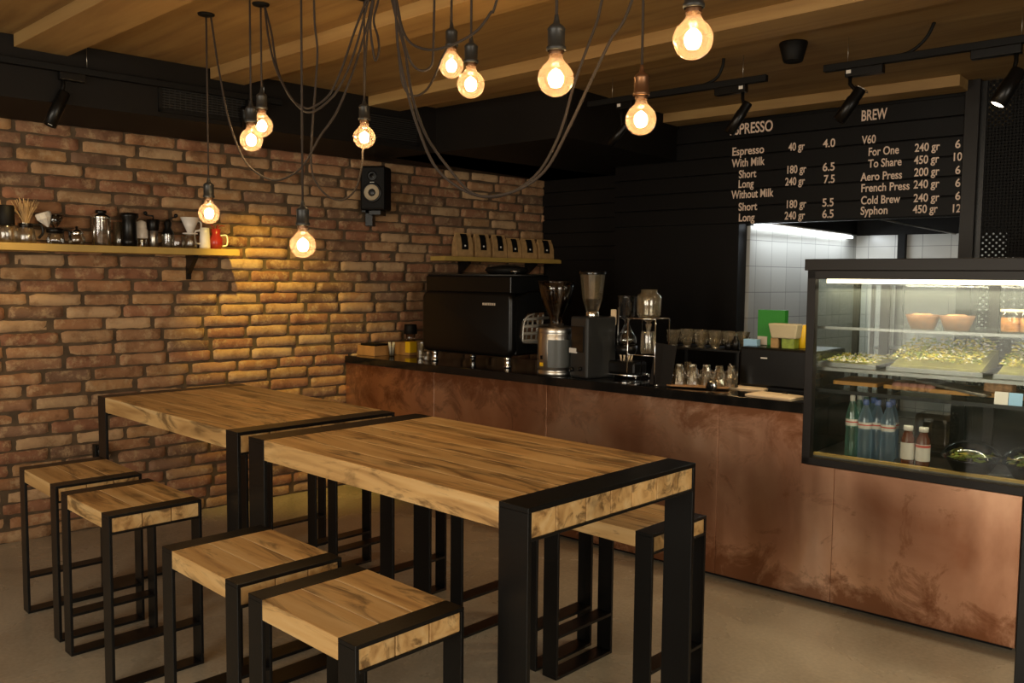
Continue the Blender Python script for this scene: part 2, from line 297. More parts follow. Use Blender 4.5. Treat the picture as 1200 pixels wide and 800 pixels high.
# ------------------------------------------------------------------ mesh helpers
class MB:
    def __init__(s): s.v = []; s.f = []; s.smooth = []; s.attr = []; s.cur = 0.5
    def add(s, vs, fs, M=None, smooth=False):
        o = len(s.v)
        for p in vs:
            p = Vector(p)
            if M is not None: p = M @ p
            s.v.append(p[:]); s.attr.append(s.cur)
        for f in fs: s.f.append(tuple(i + o for i in f)); s.smooth.append(smooth)
    def box(s, x0, x1, y0, y1, z0, z1, M=None):
        vs = [(x, y, z) for z in (z0, z1) for y in (y0, y1) for x in (x0, x1)]
        s.add(vs, [(0, 2, 3, 1), (4, 5, 7, 6), (0, 1, 5, 4), (2, 6, 7, 3), (0, 4, 6, 2), (1, 3, 7, 5)], M); return s
    def cbox(s, c, d, M=None): return s.box(c[0] - d[0] / 2, c[0] + d[0] / 2, c[1] - d[1] / 2, c[1] + d[1] / 2, c[2] - d[2] / 2, c[2] + d[2] / 2, M)
    def lathe(s, prof, c=(0, 0, 0), seg=24, M=None, smooth=True, sx=1, sy=1):
        vs = []; fs = []; n = len(prof)
        for k in range(seg):
            a = 2 * PI * k / seg
            for r, z in prof: vs.append((c[0] + max(r, 1e-4) * math.cos(a) * sx, c[1] + max(r, 1e-4) * math.sin(a) * sy, c[2] + z))
        for k in range(seg):
            q = (k + 1) % seg
            for i in range(n - 1): fs.append((k * n + i, q * n + i, q * n + i + 1, k * n + i + 1))
        s.add(vs, fs, M, smooth); return s
    def cyl(s, r, z0, z1, c=(0, 0), seg=24, r2=None, M=None):
        r2 = r if r2 is None else r2; e = min(.002, abs(z1 - z0) * .2, r * .2)
        return s.lathe([(0, z0), (r - e, z0), (r, z0 + e), (r2, z1 - e), (r2 - e, z1), (0, z1)], (c[0], c[1], 0), seg, M, True)
    def tube(s, pts, r, seg=8, smooth=True, cap=True):
        pts = [Vector(p) for p in pts]; vs = []; fs = []; n = len(pts); ref = None
        for i, p in enumerate(pts):
            t = (pts[min(i + 1, n - 1)] - pts[max(i - 1, 0)])
            if t.length < 1e-9: t = Vector((0, 0, 1))
            t.normalize()
            if ref is None: ref = Vector((1, 0, 0)) if abs(t.x) < .8 else Vector((0, 1, 0))
            a = (ref - t * ref.dot(t)).normalized(); bb = t.cross(a); ref = a
            rr = r[i] if isinstance(r, (list, tuple)) else r
            for k in range(seg):
                an = 2 * PI * k / seg; vs.append(p + a * math.cos(an) * rr + bb * math.sin(an) * rr)
        for i in range(n - 1):
            for k in range(seg):
                q = (k + 1) % seg; fs.append((i * seg + k, i * seg + q, (i + 1) * seg + q, (i + 1) * seg + k))
        if cap: fs.append(tuple(range(seg))[::-1]); fs.append(tuple((n - 1) * seg + k for k in range(seg)))
        s.add(vs, fs, None, smooth); return s
    def prism(s, poly, y0, y1, M=None, smooth=False):     # polygon in x,z extruded along y
        n = len(poly); vs = [(x, y0, z) for x, z in poly] + [(x, y1, z) for x, z in poly]
        fs = [tuple(range(n)), tuple(range(2 * n - 1, n - 1, -1))] + [(i, i + n, (i + 1) % n + n, (i + 1) % n) for i in range(n)]
        s.add(vs, fs, M, smooth); return s
    def ball(s, c, r, seg=16, rings=9, sz=1, M=None):
        return s.lathe([(r * math.sin(PI * i / rings), -r * sz * math.cos(PI * i / rings)) for i in range(rings + 1)], c, seg, M)
    def build(s, name, m, parent=None, bevel=0, attr=False, loc=None, rotz=0):
        me = bpy.data.meshes.new(name); me.from_pydata(s.v, [], s.f); me.materials.append(MATS[m])
        me.polygons.foreach_set('use_smooth', s.smooth)
        if attr:
            a = me.attributes.new('plank', 'FLOAT', 'POINT'); a.data.foreach_set('value', s.attr)
        me.validate(); me.update()
        o = bpy.data.objects.new(name, me); col.objects.link(o)
        if parent: o.parent = parent
        if loc is not None: o.location = loc
        o.rotation_euler.z = rotz
        if bevel:
            md = o.modifiers.new('bevel', 'BEVEL'); md.width = bevel; md.segments = 2; md.limit_method = 'ANGLE'; md.angle_limit = .8
        return o
def rrect(w, h, r, n=5, cx=0, cz=0):
    p = []
    for sx, sz, a0 in ((1, 1, 0), (-1, 1, PI / 2), (-1, -1, PI), (1, -1, 1.5 * PI)):
        for i in range(n + 1):
            a = a0 + PI / 2 * i / n; p.append((cx + sx * (w / 2 - r) + r * math.cos(a), cz + sz * (h / 2 - r) + r * math.sin(a)))
    return p
def thing(name, label, cat, loc=(0, 0, 0), rotz=0, group=None):
    o = bpy.data.objects.new(name, None); col.objects.link(o); o.empty_display_size = .1
    o.location = loc; o.rotation_euler = (0, 0, rotz); o['label'] = label; o['category'] = cat
    if group: o['group'] = group
    return o
def tag(o, label, cat, group=None, kind=None):
    if label: o['label'] = label
    if cat: o['category'] = cat
    if group: o['group'] = group
    if kind: o['kind'] = kind
    return o
def struct(o): o['kind'] = 'structure'; return o
def dup(root, loc, rotz, label, group=None):
    r = root.copy(); col.objects.link(r); r.location = loc; r.rotation_euler = (0, 0, rotz); r['label'] = label
    if group: r['group'] = group
    for ch in list(root.children):
        c = ch.copy(); col.objects.link(c); c.parent = r
        for g in list(ch.children):
            d = g.copy(); col.objects.link(d); d.parent = c
    return r
def catmull(P, n=8):
    P = [Vector(p) for p in P]; Q = [P[0]] + P + [P[-1]]; out = []
    for i in range(1, len(Q) - 2):
        a, b, c, d = Q[i - 1], Q[i], Q[i + 1], Q[i + 2]
        for k in range(n):
            t = k / n; out.append(.5 * ((2 * b) + (c - a) * t + (2 * a - 5 * b + 4 * c - d) * t * t + (3 * b - a - 3 * c + d) * t ** 3))
    out.append(P[-1]); return out
def text(body, name, m, parent, loc, rot, h=None, wd=None, extr=.0008, align='LEFT'):
    cu = bpy.data.curves.new(name, 'FONT'); cu.body = body; cu.size = 1; cu.extrude = 0; cu.align_x = align
    cu.materials.append(MATS[m]); o = bpy.data.objects.new(name, cu); col.objects.link(o)
    bpy.context.view_layer.update()
    d = o.dimensions.copy(); cap = .729
    sy = h / cap; sx = (wd / d.x) if wd else sy
    cu.extrude = .0008; cu.offset = .016; bpy.context.view_layer.update()
    me = bpy.data.meshes.new_from_object(o.evaluated_get(bpy.context.evaluated_depsgraph_get())); me.name = name
    bpy.data.objects.remove(o); bpy.data.curves.remove(cu)
    for v in me.vertices: v.co.x *= sx; v.co.y *= sy
    o = bpy.data.objects.new(name, me); col.objects.link(o)
    o.parent = parent; o.location = loc; o.rotation_euler = rot
    return o

# ================================================================== THE ROOM
ZC, ZB, ZS = 2.63, 2.57, 2.335          # ceiling, beam undersides, duct underside
struct(MB().box(-5.8, 3.3, -3.8, 7.4, -.08, 0).build('floor', 'concrete'))
b = MB().box(-5.8, 3.3, -3.8, 7.4, ZC, ZC + .08)
o = struct(b.build('ceiling', 'ceiling_wood'))
# beams run parallel to the tables and the counter
def beam(n, y0, y1, x0, x1, rz=0):
    mb = MB().box(0, x1 - x0, 0, y1 - y0, ZB, ZC); mb.cur = random.random()
    return struct(mb.build('trim_%d' % n, 'ceiling_wood', None, .002, True, (x0, y0, 0), rz))
beam(1, 1.39, 1.63, -4.60, 3.2, math.radians(.6))
beam(2, 2.335, 2.54, -4.52, 3.2, math.radians(.6))
beam(3, 3.36, 3.60, -4.47, 3.2)
beam(4, .2, .44, -4.65, 3.2)
hu, hv = uv(Vector((-2.65, 5.07, 0)))
o = MB().box(0, 2.4, 0, .19, ZB, ZC).build('trim_5', 'ceiling_wood', None, .002, True, CNT(hu - 1.3, hv), TH_C); struct(o)

# brick wall: every brick is relief in the one wall mesh
def brick_wall():
    b = MB(); cols = []; rnd = random.Random(3)
    pal = [srgb(164, 122, 86), srgb(152, 106, 76), srgb(172, 134, 96), srgb(146, 100, 72), srgb(184, 150, 112), srgb(158, 114, 78), srgb(142, 104, 76), srgb(168, 128, 86), srgb(132, 100, 76)]
    pitch = .0733; row = 0; z = .002
    while z < ZS + .02:
        hgt = pitch - rnd.uniform(.001, .005); u = -1.6 - rnd.uniform(0, .12) + (0 if row % 2 else -.14)
        while u < 4.17:
            L = rnd.uniform(.26, .315)
            u1 = min(u + L, 4.175)
            if u1 - u > .03:
                base = list(rnd.choice(pal)); k = rnd.uniform(.80, 1.06); base = tuple(v * k for v in base[:3]) + (1,)
                nx, nz = 9, 5; vs = []; D = .018 + rnd.uniform(-.006, .007); tilt = rnd.uniform(-.008, .008); zt = rnd.uniform(-.004, .004)
                jag = [rnd.uniform(-.005, .003) for _ in range(40)]
                for j in range(nz):
                    for i in range(nx):
                        fi, fj = i / (nx - 1) * 2 - 1, j / (nz - 1) * 2 - 1
                        fi = math.copysign(abs(fi) ** .55, fi) if abs(fi) > .01 else 0
                        fj = math.copysign(abs(fj) ** .6, fj) if abs(fj) > .01 else 0
                        edge = max(abs(fi) ** 24, abs(fj) ** 9)
                        uu = (u + u1) / 2 + fi * (u1 - u) / 2 * (1 - .02 * abs(fj) ** 6); zc = z + hgt / 2 + zt + fj * hgt / 2 * (1 - .05 * abs(fi) ** 10)
                        if j in (0, nz - 1): zc += jag[i + (10 if j else 0)] 
                        if i in (0, nx - 1): uu += jag[20 + j + (8 if i else 0)] * .8
                        x = D * (1 - edge) + .0 + tilt * fi * (1 - edge) + rnd.uniform(-.0018, .0018) * (1 - edge)
                        vs.append((x, uu, zc))
                fs = [(j * nx + i, j * nx + i + 1, (j + 1) * nx + i + 1, (j + 1) * nx + i) for j in range(nz - 1) for i in range(nx - 1)]
                b.add(vs, fs, None, True); cols += [base] * len(vs)
            u = u1 + rnd.uniform(.002, .009)
        z += pitch; row += 1
    o = b.build('wall_left', 'brick', None, 0, False, P0, TH_W)
    me = o.data; a = me.attributes.new('brickc', 'FLOAT_COLOR', 'POINT'); a.data.foreach_set('color', [x for c in cols for x in c])
    return o
wl = struct(brick_wall())
bed = struct(MB().box(-.25, .0065, -5.5, 4.6, 0, ZC).build('wall_mortar', 'mortar', None, 0, False, P0, TH_W))
struct(MB().box(.0, .024, 4.172, 4.5, 0, ZS + .02).build('trim_wall_end', 'dark_paint', None, 0, False, P0, TH_W))
# duct along the brick wall, with its grille, and the dropped box over the bar
dz = MB().box(.03, .69, -5.4, 4.3, ZS, ZC).build('trim_duct', 'dark_paint', None, .002, False, P0, TH_W); struct(dz)
bu, bv = uv(Vector((-3.45, 3.94, 0)))
bxr = uv(Vector((-3.335, 3.94, 0)))[0]
struct(MB().box(.3, bxr, bv, 2.1, ZS, ZC).build('trim_box', 'dark_paint', None, .002, False, O0, TH_C))
# seams on the duct underside and face
for k, (u0) in enumerate((-.5, .7, 1.0, 2.2)):
    pass
vg = thing('ventilation_grille', 'long black ventilation grille in the dark duct above the brick wall', 'ventilation grille', WAL(.66, .69, 2.36), TH_W)
f = MB(); f.box(0, .012, 0, .62, 0, .02); f.box(0, .012, 0, .62, .15, .17); f.box(0, .012, 0, .02, 0, .17); f.box(0, .012, .6, .62, 0, .17); f.build('grille_frame', 'black_matt', vg)
f = MB()
for k in range(9): f.box(.001, .010, .02, .6, .027 + k * .0135, .031 + k * .0135)
for k in range(20): f.box(.002, .006, .03 + k * .029, .033 + k * .029, .02, .15)
f.build('louvre', 'dark_grey', vg)
vg2 = thing('ventilation_grille', 'ventilation grille with fine slats at the corner above the loudspeaker', 'ventilation grille', WAL(1.95, .69, 2.36), TH_W)
f = MB(); f.box(0, .012, 0, .4, 0, .02); f.box(0, .012, 0, .4, .17, .19); f.box(0, .012, 0, .02, 0, .19); f.box(0, .012, .38, .4, 0, .19); f.build('grille_frame', 'black_matt', vg2)
f = MB()
for k in range(11): f.box(.001, .010, .02, .38, .027 + k * .013, .031 + k * .013)
f.build('louvre', 'dark_grey', vg2)

# back wall: black cladding, menu boards, kitchen doorway, steel mesh
vb = uv(Vector((-3.4, 5.25, 0)))[1]
uj = uv(onC(865, 300, vb))[0]; ur = uv(onC(1127, 200, vb - .045))[0]; ur2 = uv(onC(1144, 200, vb - .045))[0]; ul = uv(onC(721, 270, vb))[0]
zbot = 1.885
struct(MB().box(-.3, ul - .003, vb + .46, vb + .56, 0, ZC).build('wall_back_recess', 'dark_paint', None, 0, False, O0, TH_C))
wb = MB(); wb.box(ul, uj, vb, vb + .12, 0, ZC); wb.box(uj, ur2, vb + .02, vb + .12, zbot, ZC); wb.box(ul, ul + .08, vb + .12, vb + .5, 0, ZC)
struct(wb.build('wall_back', 'menu_black', None, 0, False, O0, TH_C))
# slatted cladding in the recess
sl = MB()
for k in range(8):
    z = 1.66 + k * .115; sl.box(.02, ul - .01, vb + .43, vb + .458, z, z + .109)
struct(sl.build('trim_cladding', 'dark_paint', None, .003, False, O0, TH_C))
post = MB().box(ur, ur2, vb - .045, vb + .06, 0, ZC).build('trim_post', 'case_paint', None, .002, False, O0, TH_C); struct(post)
struct(MB().box(ur2 + 1.05, ur2 + 4.6, vb, vb + .1, 0, ZC).build('wall_back_right', 'menu_black', None, 0, False, O0, TH_C))
# kitchen beyond the doorway
kr = uv(onC(1122, 290, vb + 1.65))[0]
kl = MB().box(.125, 2.3, 0, .06, 0, 1.875)          # local x runs along the brick-wall direction
pk = onC(865, 350, vb); pk.z = 0
o = kl.build('wall_kitchen_left', 'tiles', None, 0, False, pk, TH_W + PI / 2); struct(o)
struct(MB().box(.125, 2.3, 0, .06, 1.875, ZC).build('wall_kitchen_upper', 'dark_paint', None, 0, False, pk, TH_W + PI / 2))
pb = on(1003, 300, pk, NW); bu2, bv2 = uv(pb)
struct(MB().box(bu2 - .4, bu2 + 2.9, bv2, bv2 + .06, 0, 1.868).build('wall_kitchen_back', 'tiles', None, 0, False, O0, TH_C))
struct(MB().box(bu2 - .4, bu2 + 2.9, bv2, bv2 + .06, 1.868, ZC).build('wall_kitchen_back_upper', 'dark_paint', None, 0, False, O0, TH_C))
struct(MB().box(bu2 + 2.6, bu2 + 2.7, vb + .1, bv2, 0, ZC).build('wall_kitchen_right', 'tiles', None, 0, False, O0, TH_C))
struct(MB().box(ur2 + .11, ur2 + 1.1, vb + .25, vb + .9, 1.66, ZC).build('trim_kitchen_box', 'dark_paint', None, 0, False, O0, TH_C))
k1 = uv(on(1054, 290, pb, NC))[0]; k2 = uv(on(1061, 290, pb, NC))[0]
struct(MB().box(k1, k2 + .01, bv2 - .05, bv2 + .001, 0, 1.87).build('trim_kitchen_post', 'black_matt', None, 0, False, O0, TH_C))
# outer walls with the shop windows that let the daylight in
def wall_with_windows(name, M0, rz, length, openings, wn):
    b = MB(); x = 0
    for a, c in openings:
        b.box(x, a, 0, .12, 0, ZC); b.box(a, c, 0, .12, 0, .4); b.box(a, c, 0, .12, 2.5, ZC); x = c
    b.box(x, length, 0, .12, 0, ZC); struct(b.build(name, 'plaster', None, 0, False, M0, rz))
    for i, (a, c) in enumerate(openings):
        f = MB(); f.box(a, a + .06, .02, .1, .4, 2.5); f.box(c - .06, c, .02, .1, .4, 2.5); f.box(a, c, .02, .1, .4, .46); f.box(a, c, .02, .1, 2.44, 2.5); f.box((a + c) / 2 - .03, (a + c) / 2 + .03, .02, .1, .46, 2.44)
        wf = struct(f.build('window_%d' % (wn + i), 'black_steel', None, 0, False, M0, rz))
        g = MB(); g.box(a + .06, c - .06, .055, .061, .46, 2.44); g.build('window_pane', 'case_glass', wf)
wall_with_windows('wall_front', (-5.7, -3.6, 0), 0, 8.8, [(2.1, 4.1), (4.6, 6.6)], 1)
wall_with_windows('wall_right', (3.1, -3.6, 0), PI / 2, 10.8, [(2.4, 5.4)], 3)

# ================================================================== TABLES AND STOOLS
def loop_frame(b, x0, x1, W, H, t, th):
    b.box(x0, x1, 0, t, 0, H - t); b.box(x0, x1, W - t, W, 0, H - t)
def make_frame_piece(root, L, W, H, bw, t, th, foot=None):
    for x0 in (0, L - bw):
        b = MB(); b.box(x0, x0 + bw, 0, W, H - t, H); b.build('frame_top_bar', 'black_steel', root, .0015)
        b = MB(); b.box(x0, x0 + bw, t, W - t, H - t - th - .008, H - t - th); b.build('frame_under_bar', 'black_steel', root, .0015)
        for y0 in (0, W - t):
            MB().box(x0, x0 + bw, y0, y0 + t, t, H - t).build('leg', 'black_steel', root, .0015)
        MB().box(x0, x0 + bw, 0, W, 0, t).build('floor_bar', 'black_steel', root, .0015)
        if foot: MB().box(x0, x0 + bw, t, W - t, foot - t, foot).build('footrest', 'black_steel', root, .0015)
def planks(root, L, W, H, bw, t, th, n, name):
    b = MB(); g = .0012; cuts = [0]
    ws = [random.uniform(.8, 1.2) for _ in range(n)]; s = sum(ws)
    for q in ws: cuts.append(cuts[-1] + q / s * W)
    for i in range(n):
        b.cur = random.random(); y0, y1 = cuts[i] + (g if i else .0), cuts[i + 1] - (g if i < n - 1 else 0)
        b.box(bw + .001, L - bw - .001, y0, y1, H - th - t * .4, H)
        ya, yb = max(y0, t + .001), min(y1, W - t - .001)
        b.box(.003, bw + .001, ya, yb, H - t - th, H - t - .0005); b.box(L - bw - .001, L - .003, ya, yb, H - t - th, H - t - .0005)
    sm = MB()
    for q in cuts[1:-1]: sm.box(bw + .002, L - bw - .002, q - .0011, q + .0011, H - .01, H - .0006)  # pale strips paint the light caught along the plank bevels
    pc = b.build(name, 'table_wood', root, .0028, True); sm.build('seam_highlight', 'lit_seam', pc); return pc
HT, HS = .92, .6465
t1 = thing('bar_table', 'high wooden table standing against the brick wall, farther of the two', 'table', (-4.28, 1.612, 0), math.radians(-.6), 'high plank tables with black steel frames')
make_frame_piece(t1, 1.355, .735, HT, .09, .013, .066); planks(t1, 1.355, .735, HT, .09, .013, .066, 6, 'tabletop')
t2 = thing('bar_table', 'high wooden table nearest the camera, its end facing right', 'table', (-2.832, 1.590, 0), 0, 'high plank tables with black steel frames')
make_frame_piece(t2, 1.380, .790, HT, .105, .014, .068); planks(t2, 1.380, .790, HT, .105, .014, .068, 7, 'tabletop')
SL, SW = .485, .345
s0 = thing('bar_stool', 'low square wooden stool at the front, right of the other near stools', 'stool', (-2.085, 1.164, 0), 0, 'plank stools with black steel frames')
make_frame_piece(s0, SL, SW, HS, .07, .011, .052, .168); planks(s0, SL, SW, HS, .07, .011, .052, 3, 'seat')
GS = 'plank stools with black steel frames'
dup(s0, (-2.645, 1.180, 0), math.radians(-.8), 'wooden stool before the gap between the tables, second from the front', GS)
dup(s0, (-3.590, 1.203, 0), math.radians(-.7), 'wooden stool beside the leftmost one, standing in front of the far table', GS)
dup(s0, (-4.178, 1.232, 0), math.radians(-1.6), 'leftmost wooden stool, closest to the brick wall on the near side', GS)
dup(s0, (-2.105, 2.394, 0), 0, 'stool tucked behind the near table, its wooden seat showing under the right end', GS)
dup(s0, (-2.625, 2.394, 0), 0, 'stool behind the near table at its left part, only black legs visible', GS)
dup(s0, (-3.515, 2.394, 0), 0, 'stool behind the far table at its right end, seen through the table legs', GS)
dup(s0, (-4.105, 2.394, 0), 0, 'stool behind the far table at its left end next to the brick wall', GS)

# ================================================================== COUNTER
ZT = .94; CD = .72
uE = uv(onC(1197.5, 600, 0))[0]                 # right end of the copper
ucl, ucr = uv(onC(945, 400, 0))[0], uE + .9     # display case span
ctr = thing('bar_counter', 'long bar counter clad in patchy tarnished copper sheet', 'counter', O0, TH_C)
for a, c in ((.026, .93), (.93, 1.86), (1.86, uv(onC(842, 500, 0))[0]), (uv(onC(842, 500, 0))[0], uv(onC(974, 650, 0))[0]), (uv(onC(974, 650, 0))[0], uE)):
    zt = ZT - .05
    b = MB(); 
    if c <= ucl + .02: b.box(a + .0004, c - .0004, 0, .018, .03, zt)
    elif a < ucl: b.add([(a + .0004, 0, .03), (c - .0004, 0, .03), (c - .0004, 0, .655), (ucl, 0, .655), (ucl, 0, zt), (a + .0004, 0, zt), (a + .0004, .018, .03), (c - .0004, .018, .03), (c - .0004, .018, .655), (ucl, .018, .655), (ucl, .018, zt), (a + .0004, .018, zt)],
                 [(0, 1, 2, 3, 4, 5), (11, 10, 9, 8, 7, 6), (0, 6, 7, 1), (1, 7, 8, 2), (2, 8, 9, 3), (3, 9, 10, 4), (4, 10, 11, 5), (5, 11, 6, 0)])
    else: b.box(a + .0004, c - .0004, 0, .018, .03, .655)
    b.build('copper_sheet', 'copper', ctr, .0022)
b = MB(); b.box(.14, ucl - .02, .019, CD - .02, .03, ZT - .052); b.box(ucl - .02, uE, .019, CD - .02, .03, .652); b.build('counter_body', 'black_matt', ctr)
MB().box(.14, uE - .02, .06, CD - .08, 0, .03).build('plinth', 'black_matt', ctr)
fp = [(.030, -.012), (ucl, -.012), (ucl, CD), (.118, CD)]
b = MB(); b.add([(x, y, ZT - .05) for x, y in fp] + [(x, y, ZT) for x, y in fp], [(3, 2, 1, 0), (4, 5, 6, 7), (0, 1, 5, 4), (1, 2, 6, 5), (2, 3, 7, 6), (3, 0, 4, 7)])
b = b.build('worktop', 'black_gloss', None, .003, False, O0, TH_C)
tag(b, 'black polished worktop slab on top of the copper bar', 'worktop')
# dark steel post at the right edge, in front of the copper
pp = onz(1188.5, 764.7, 0.02)
q = on(1193, 700, (0, 3.2, 0), Vector((0, 1, 0)))
tag(MB().box(0, .12, 0, .12, 0, ZC).build('steel_post', 'black_steel', None, .003, False, (q.x, 3.2, 0)), 'dark steel post at the right edge before the copper bar', 'post')

# ================================================================== DISPLAY CASE
zc0, zc1 = .658, 1.603; cu = ucl; CDW = .62; CWI = ucr - ucl
dcs = thing('display_case', 'black framed glass food display case with a warm light strip', 'display case', CNT(cu, 0, 0), TH_C)
b = MB(); b.box(0, CWI, -.012, .05, zc0, zc0 + .034); b.box(0, .038, -.012, .03, zc0, zc1 - .05); b.box(CWI - .04, CWI, -.012, .03, zc0, zc1 - .05); b.box(0, CWI, -.012, .03, zc1 - .09, zc1 - .052)
b.build('front_frame', 'case_paint', dcs, .002)
b = MB(); b.box(-.012, CWI + .01, -.022, CDW + .02, zc1 - .052, zc1); b.build('case_top', 'case_paint', dcs, .003)
b = MB(); b.box(0, .03, CDW - .03, CDW, zc0, zc1 - .05); b.box(CWI - .03, CWI, CDW - .03, CDW, zc0, zc1 - .05); b.box(0, CWI, CDW - .03, CDW, zc0, zc0 + .04)
for px in (1038, 1165):
    u_ = uv(onC(px, 380, CDW))[0] - cu; b.box(u_ - .022, u_ + .022, CDW - .028, CDW, zc0, zc1 - .05)
b.box(0, .03, .03, CDW - .03, zc0, zc0 + .034)
b.build('rear_frame', 'case_paint', dcs, .002)
MB().box(.036, CWI - .036, .002, .008, zc0 + .03, zc1 - .088).build('front_glass', 'case_glass', dcs)
MB().box(.012, .018, .03, CDW - .03, zc0 + .03, zc1 - .052).build('side_glass', 'case_glass', dcs)
MB().box(.03, CWI - .03, CDW - .018, CDW - .012, zc0 + .04, zc1 - .052).build('rear_glass', 'case_glass', dcs)
MB().box(.02, CWI - .02, .03, CDW - .03, zc0 + .02, zc0 + .04).build('case_floor', 'slate', dcs)
MB().box(.038, CWI - .03, .034, .052, zc0 + .04, zc0 + .052).build('brass_rail', 'shelf_wood', dcs)
MB().box(.07, CWI - .05, .04, .054, zc1 - .108, zc1 - .090).build('light_strip', 'warm_led', dcs)
zs1 = onC(1080, 385, .25).z; zs2 = onC(1080, 432, .22).z - .012; zs3 = onC(1080, 455, .22).z - .02
MB().box(.02, CWI - .02, .08, CDW - .06, zs1 - .01, zs1).build('glass_shelf', 'lid_glass', dcs)
MB().box(.02, CWI - .02, .075, .082, zs1 - .011, zs1 + .001).build('shelf_edge', 'steel_tray', dcs)
MB().box(.02, CWI - .02, .08, CDW - .06, zs2 - .014, zs2).build('steel_shelf', 'steel_tray', dcs)
MB().box(.02, CWI - .02, .05, CDW - .10, zs3 - .014, zs3 - .002).build('glass_shelf', 'lid_glass', dcs)
MB().box(.02, CWI - .02, .046, .052, zs3 - .016, zs3).build('shelf_edge', 'black_steel', dcs)
ZF = zc0 + .04
area('case_light', CNT(cu + CWI * .5, .045, zc1 - .12), CNT(cu + CWI * .5, .22, .7), CWI * .9, .05, 13, (1, .86, .64))

def at_case(px, v, z): # point on height z at depth v straight under pixel column px
    p = onC(px, 450, v); return Vector((p.x, p.y, z))
# water bottles
def bottle_prof(r, h): return [(0, 0), (r * .9, 0), (r, .008), (r, h * .35), (r * .93, h * .42), (r, h * .5), (r * .98, h * .66), (r * .6, h * .82), (r * .36, h * .9), (r * .36, h * .93), (0, h * .93)]
def water_bottle(loc, r, h, glassm, capm, labm, label, group):
    t = thing('water_bottle', label, 'bottle', loc, random.uniform(0, 6), group)
    MB().lathe(bottle_prof(r, h), seg=18).build('bottle_body', glassm, t)
    MB().cyl(r * .42, h * .905, h, seg=16).build('cap', capm, t)
    b = MB(); b.lathe([(r * .95, h * .50), (r * 1.02, h * .52), (r * 1.01, h * .62)], seg=18); l = b.build('label', labm, t)
    MB().lathe([(r * 1.03, h * .565), (r * 1.035, h * .575), (r * 1.03, h * .585)], seg=18).build('label_stripe', 'red_label', l)
    return t
GB = 'bottled water inside the display case'
for i, (px, v, lab) in enumerate(((1016, .12, 'blue capped water bottle beside the green one, front row'), (1030, .15, 'middle blue capped water bottle in the front row'), (1043, .12, 'blue capped water bottle nearest the juice, front row'), (1025, .21, 'blue capped water bottle in the back row, left'), (1047, .21, 'blue capped water bottle in the back row, right'))):
    water_bottle(at_case(px, v, ZF), .031, .27, 'blue_bottle', 'blue_cap', 'label_white', lab, GB)
for px, v, lab in ((1000, .11, 'green glass water bottle with white cap at the far left of the case'), (1008, .18, 'green water bottle with white cap just behind the leftmost one'), (1016, .31, 'green water bottle with white cap deeper in the case'), (1026, .38, 'green water bottle with white cap at the very back')):
    water_bottle(at_case(px, v, ZF), .027, .285, 'green_bottle', 'label_white', 'label_white', lab, GB)
for px, lab in ((1067, 'dark juice bottle with pale label, left of two'), (1085, 'dark juice bottle with red-banded label, right of two')):
    t = thing('juice_bottle', lab, 'bottle', at_case(px, .10, ZF), 1, 'small juice bottles inside the display case')
    r, h = .029, .175
    MB().lathe([(0, 0), (r * .95, 0), (r, .006), (r, h * .68), (r * .62, h * .82), (r * .58, h * .9), (0, h * .9)], seg=18).build('bottle_body', 'juice', t)
    MB().cyl(r * .68, h * .88, h, seg=16).build('cap', 'label_white', t)
    l = MB().lathe([(r * 1.02, h * .16), (r * 1.03, h * .18), (r * 1.02, h * .58)], seg=18).build('label', 'label_white', t)
    if px == 1085: MB().lathe([(r * 1.04, h * .5), (r * 1.045, h * .53), (r * 1.04, h * .56)], seg=18).build('label_stripe', 'red_label', l)
def salad(px, v, lab):
    t = thing('salad_bowl', lab, 'salad bowl', at_case(px, v, ZF), 0, 'salads under clear lids')
    MB().lathe([(0, 0), (.07, 0), (.10, .05), (.118, .056), (.118, .06), (.098, .055), (.068, .006), (0, .006)], seg=28).build('bowl', 'black_gloss', t)
    MB().lathe([(.122, .062), (.118, .07), (.10, .10), (.06, .125), (0, .13)], seg=28).build('lid', 'clear_glass', t)
    for mname, nm, sd in (('leaf_green', 'salad_leaves', 1), ('leaf_yellow', 'cheese_slices', 2)):
        b = MB(); rn = random.Random(sd + px)
        for k in range(60 if sd == 1 else 22):
            a = rn.uniform(0, 6.28); rr = .09 * math.sqrt(rn.random()); M = Matrix.Translation((rr * math.cos(a), rr * math.sin(a), .055 + rn.uniform(0, .03))) @ Matrix.Rotation(rn.uniform(0, 6), 4, 'Z') @ Matrix.Rotation(rn.uniform(-.7, .7), 4, 'X')
            l = rn.uniform(.012, .024); b.add([(-l, 0, 0), (-l * .3, -l * .5, .003), (l, 0, 0), (-l * .3, l * .5, .003), (0, 0, .008)], [(0, 1, 4), (1, 2, 4), (2, 3, 4), (3, 0, 4), (0, 3, 2, 1)], M)
        tag(b.build(nm, mname, t), None, None, None, 'stuff')
salad(1143, .15, 'green and yellow salad under a clear lid in the front of the case'); salad(1216, .17, 'salad bowl at the right edge of the picture, partly cut off')
b = MB().cbox((0, 0, .10), (.16, .16, .2)).build('dark_container', 'smoke_glass', None, .02, False, at_case(1100, .42, ZF), TH_C)
tag(b, 'dark square container at the back of the case floor', 'container')
b = MB().prism([(-.06, 0), (.06, 0), (.052, .004), (-.052, .004)], -.04, .04).build('folded_napkin', 'lid_glass', None, 0, False, at_case(1182, .14, ZF), .6)
tag(b, 'clear wrapper lying between the two salads', 'wrapper')
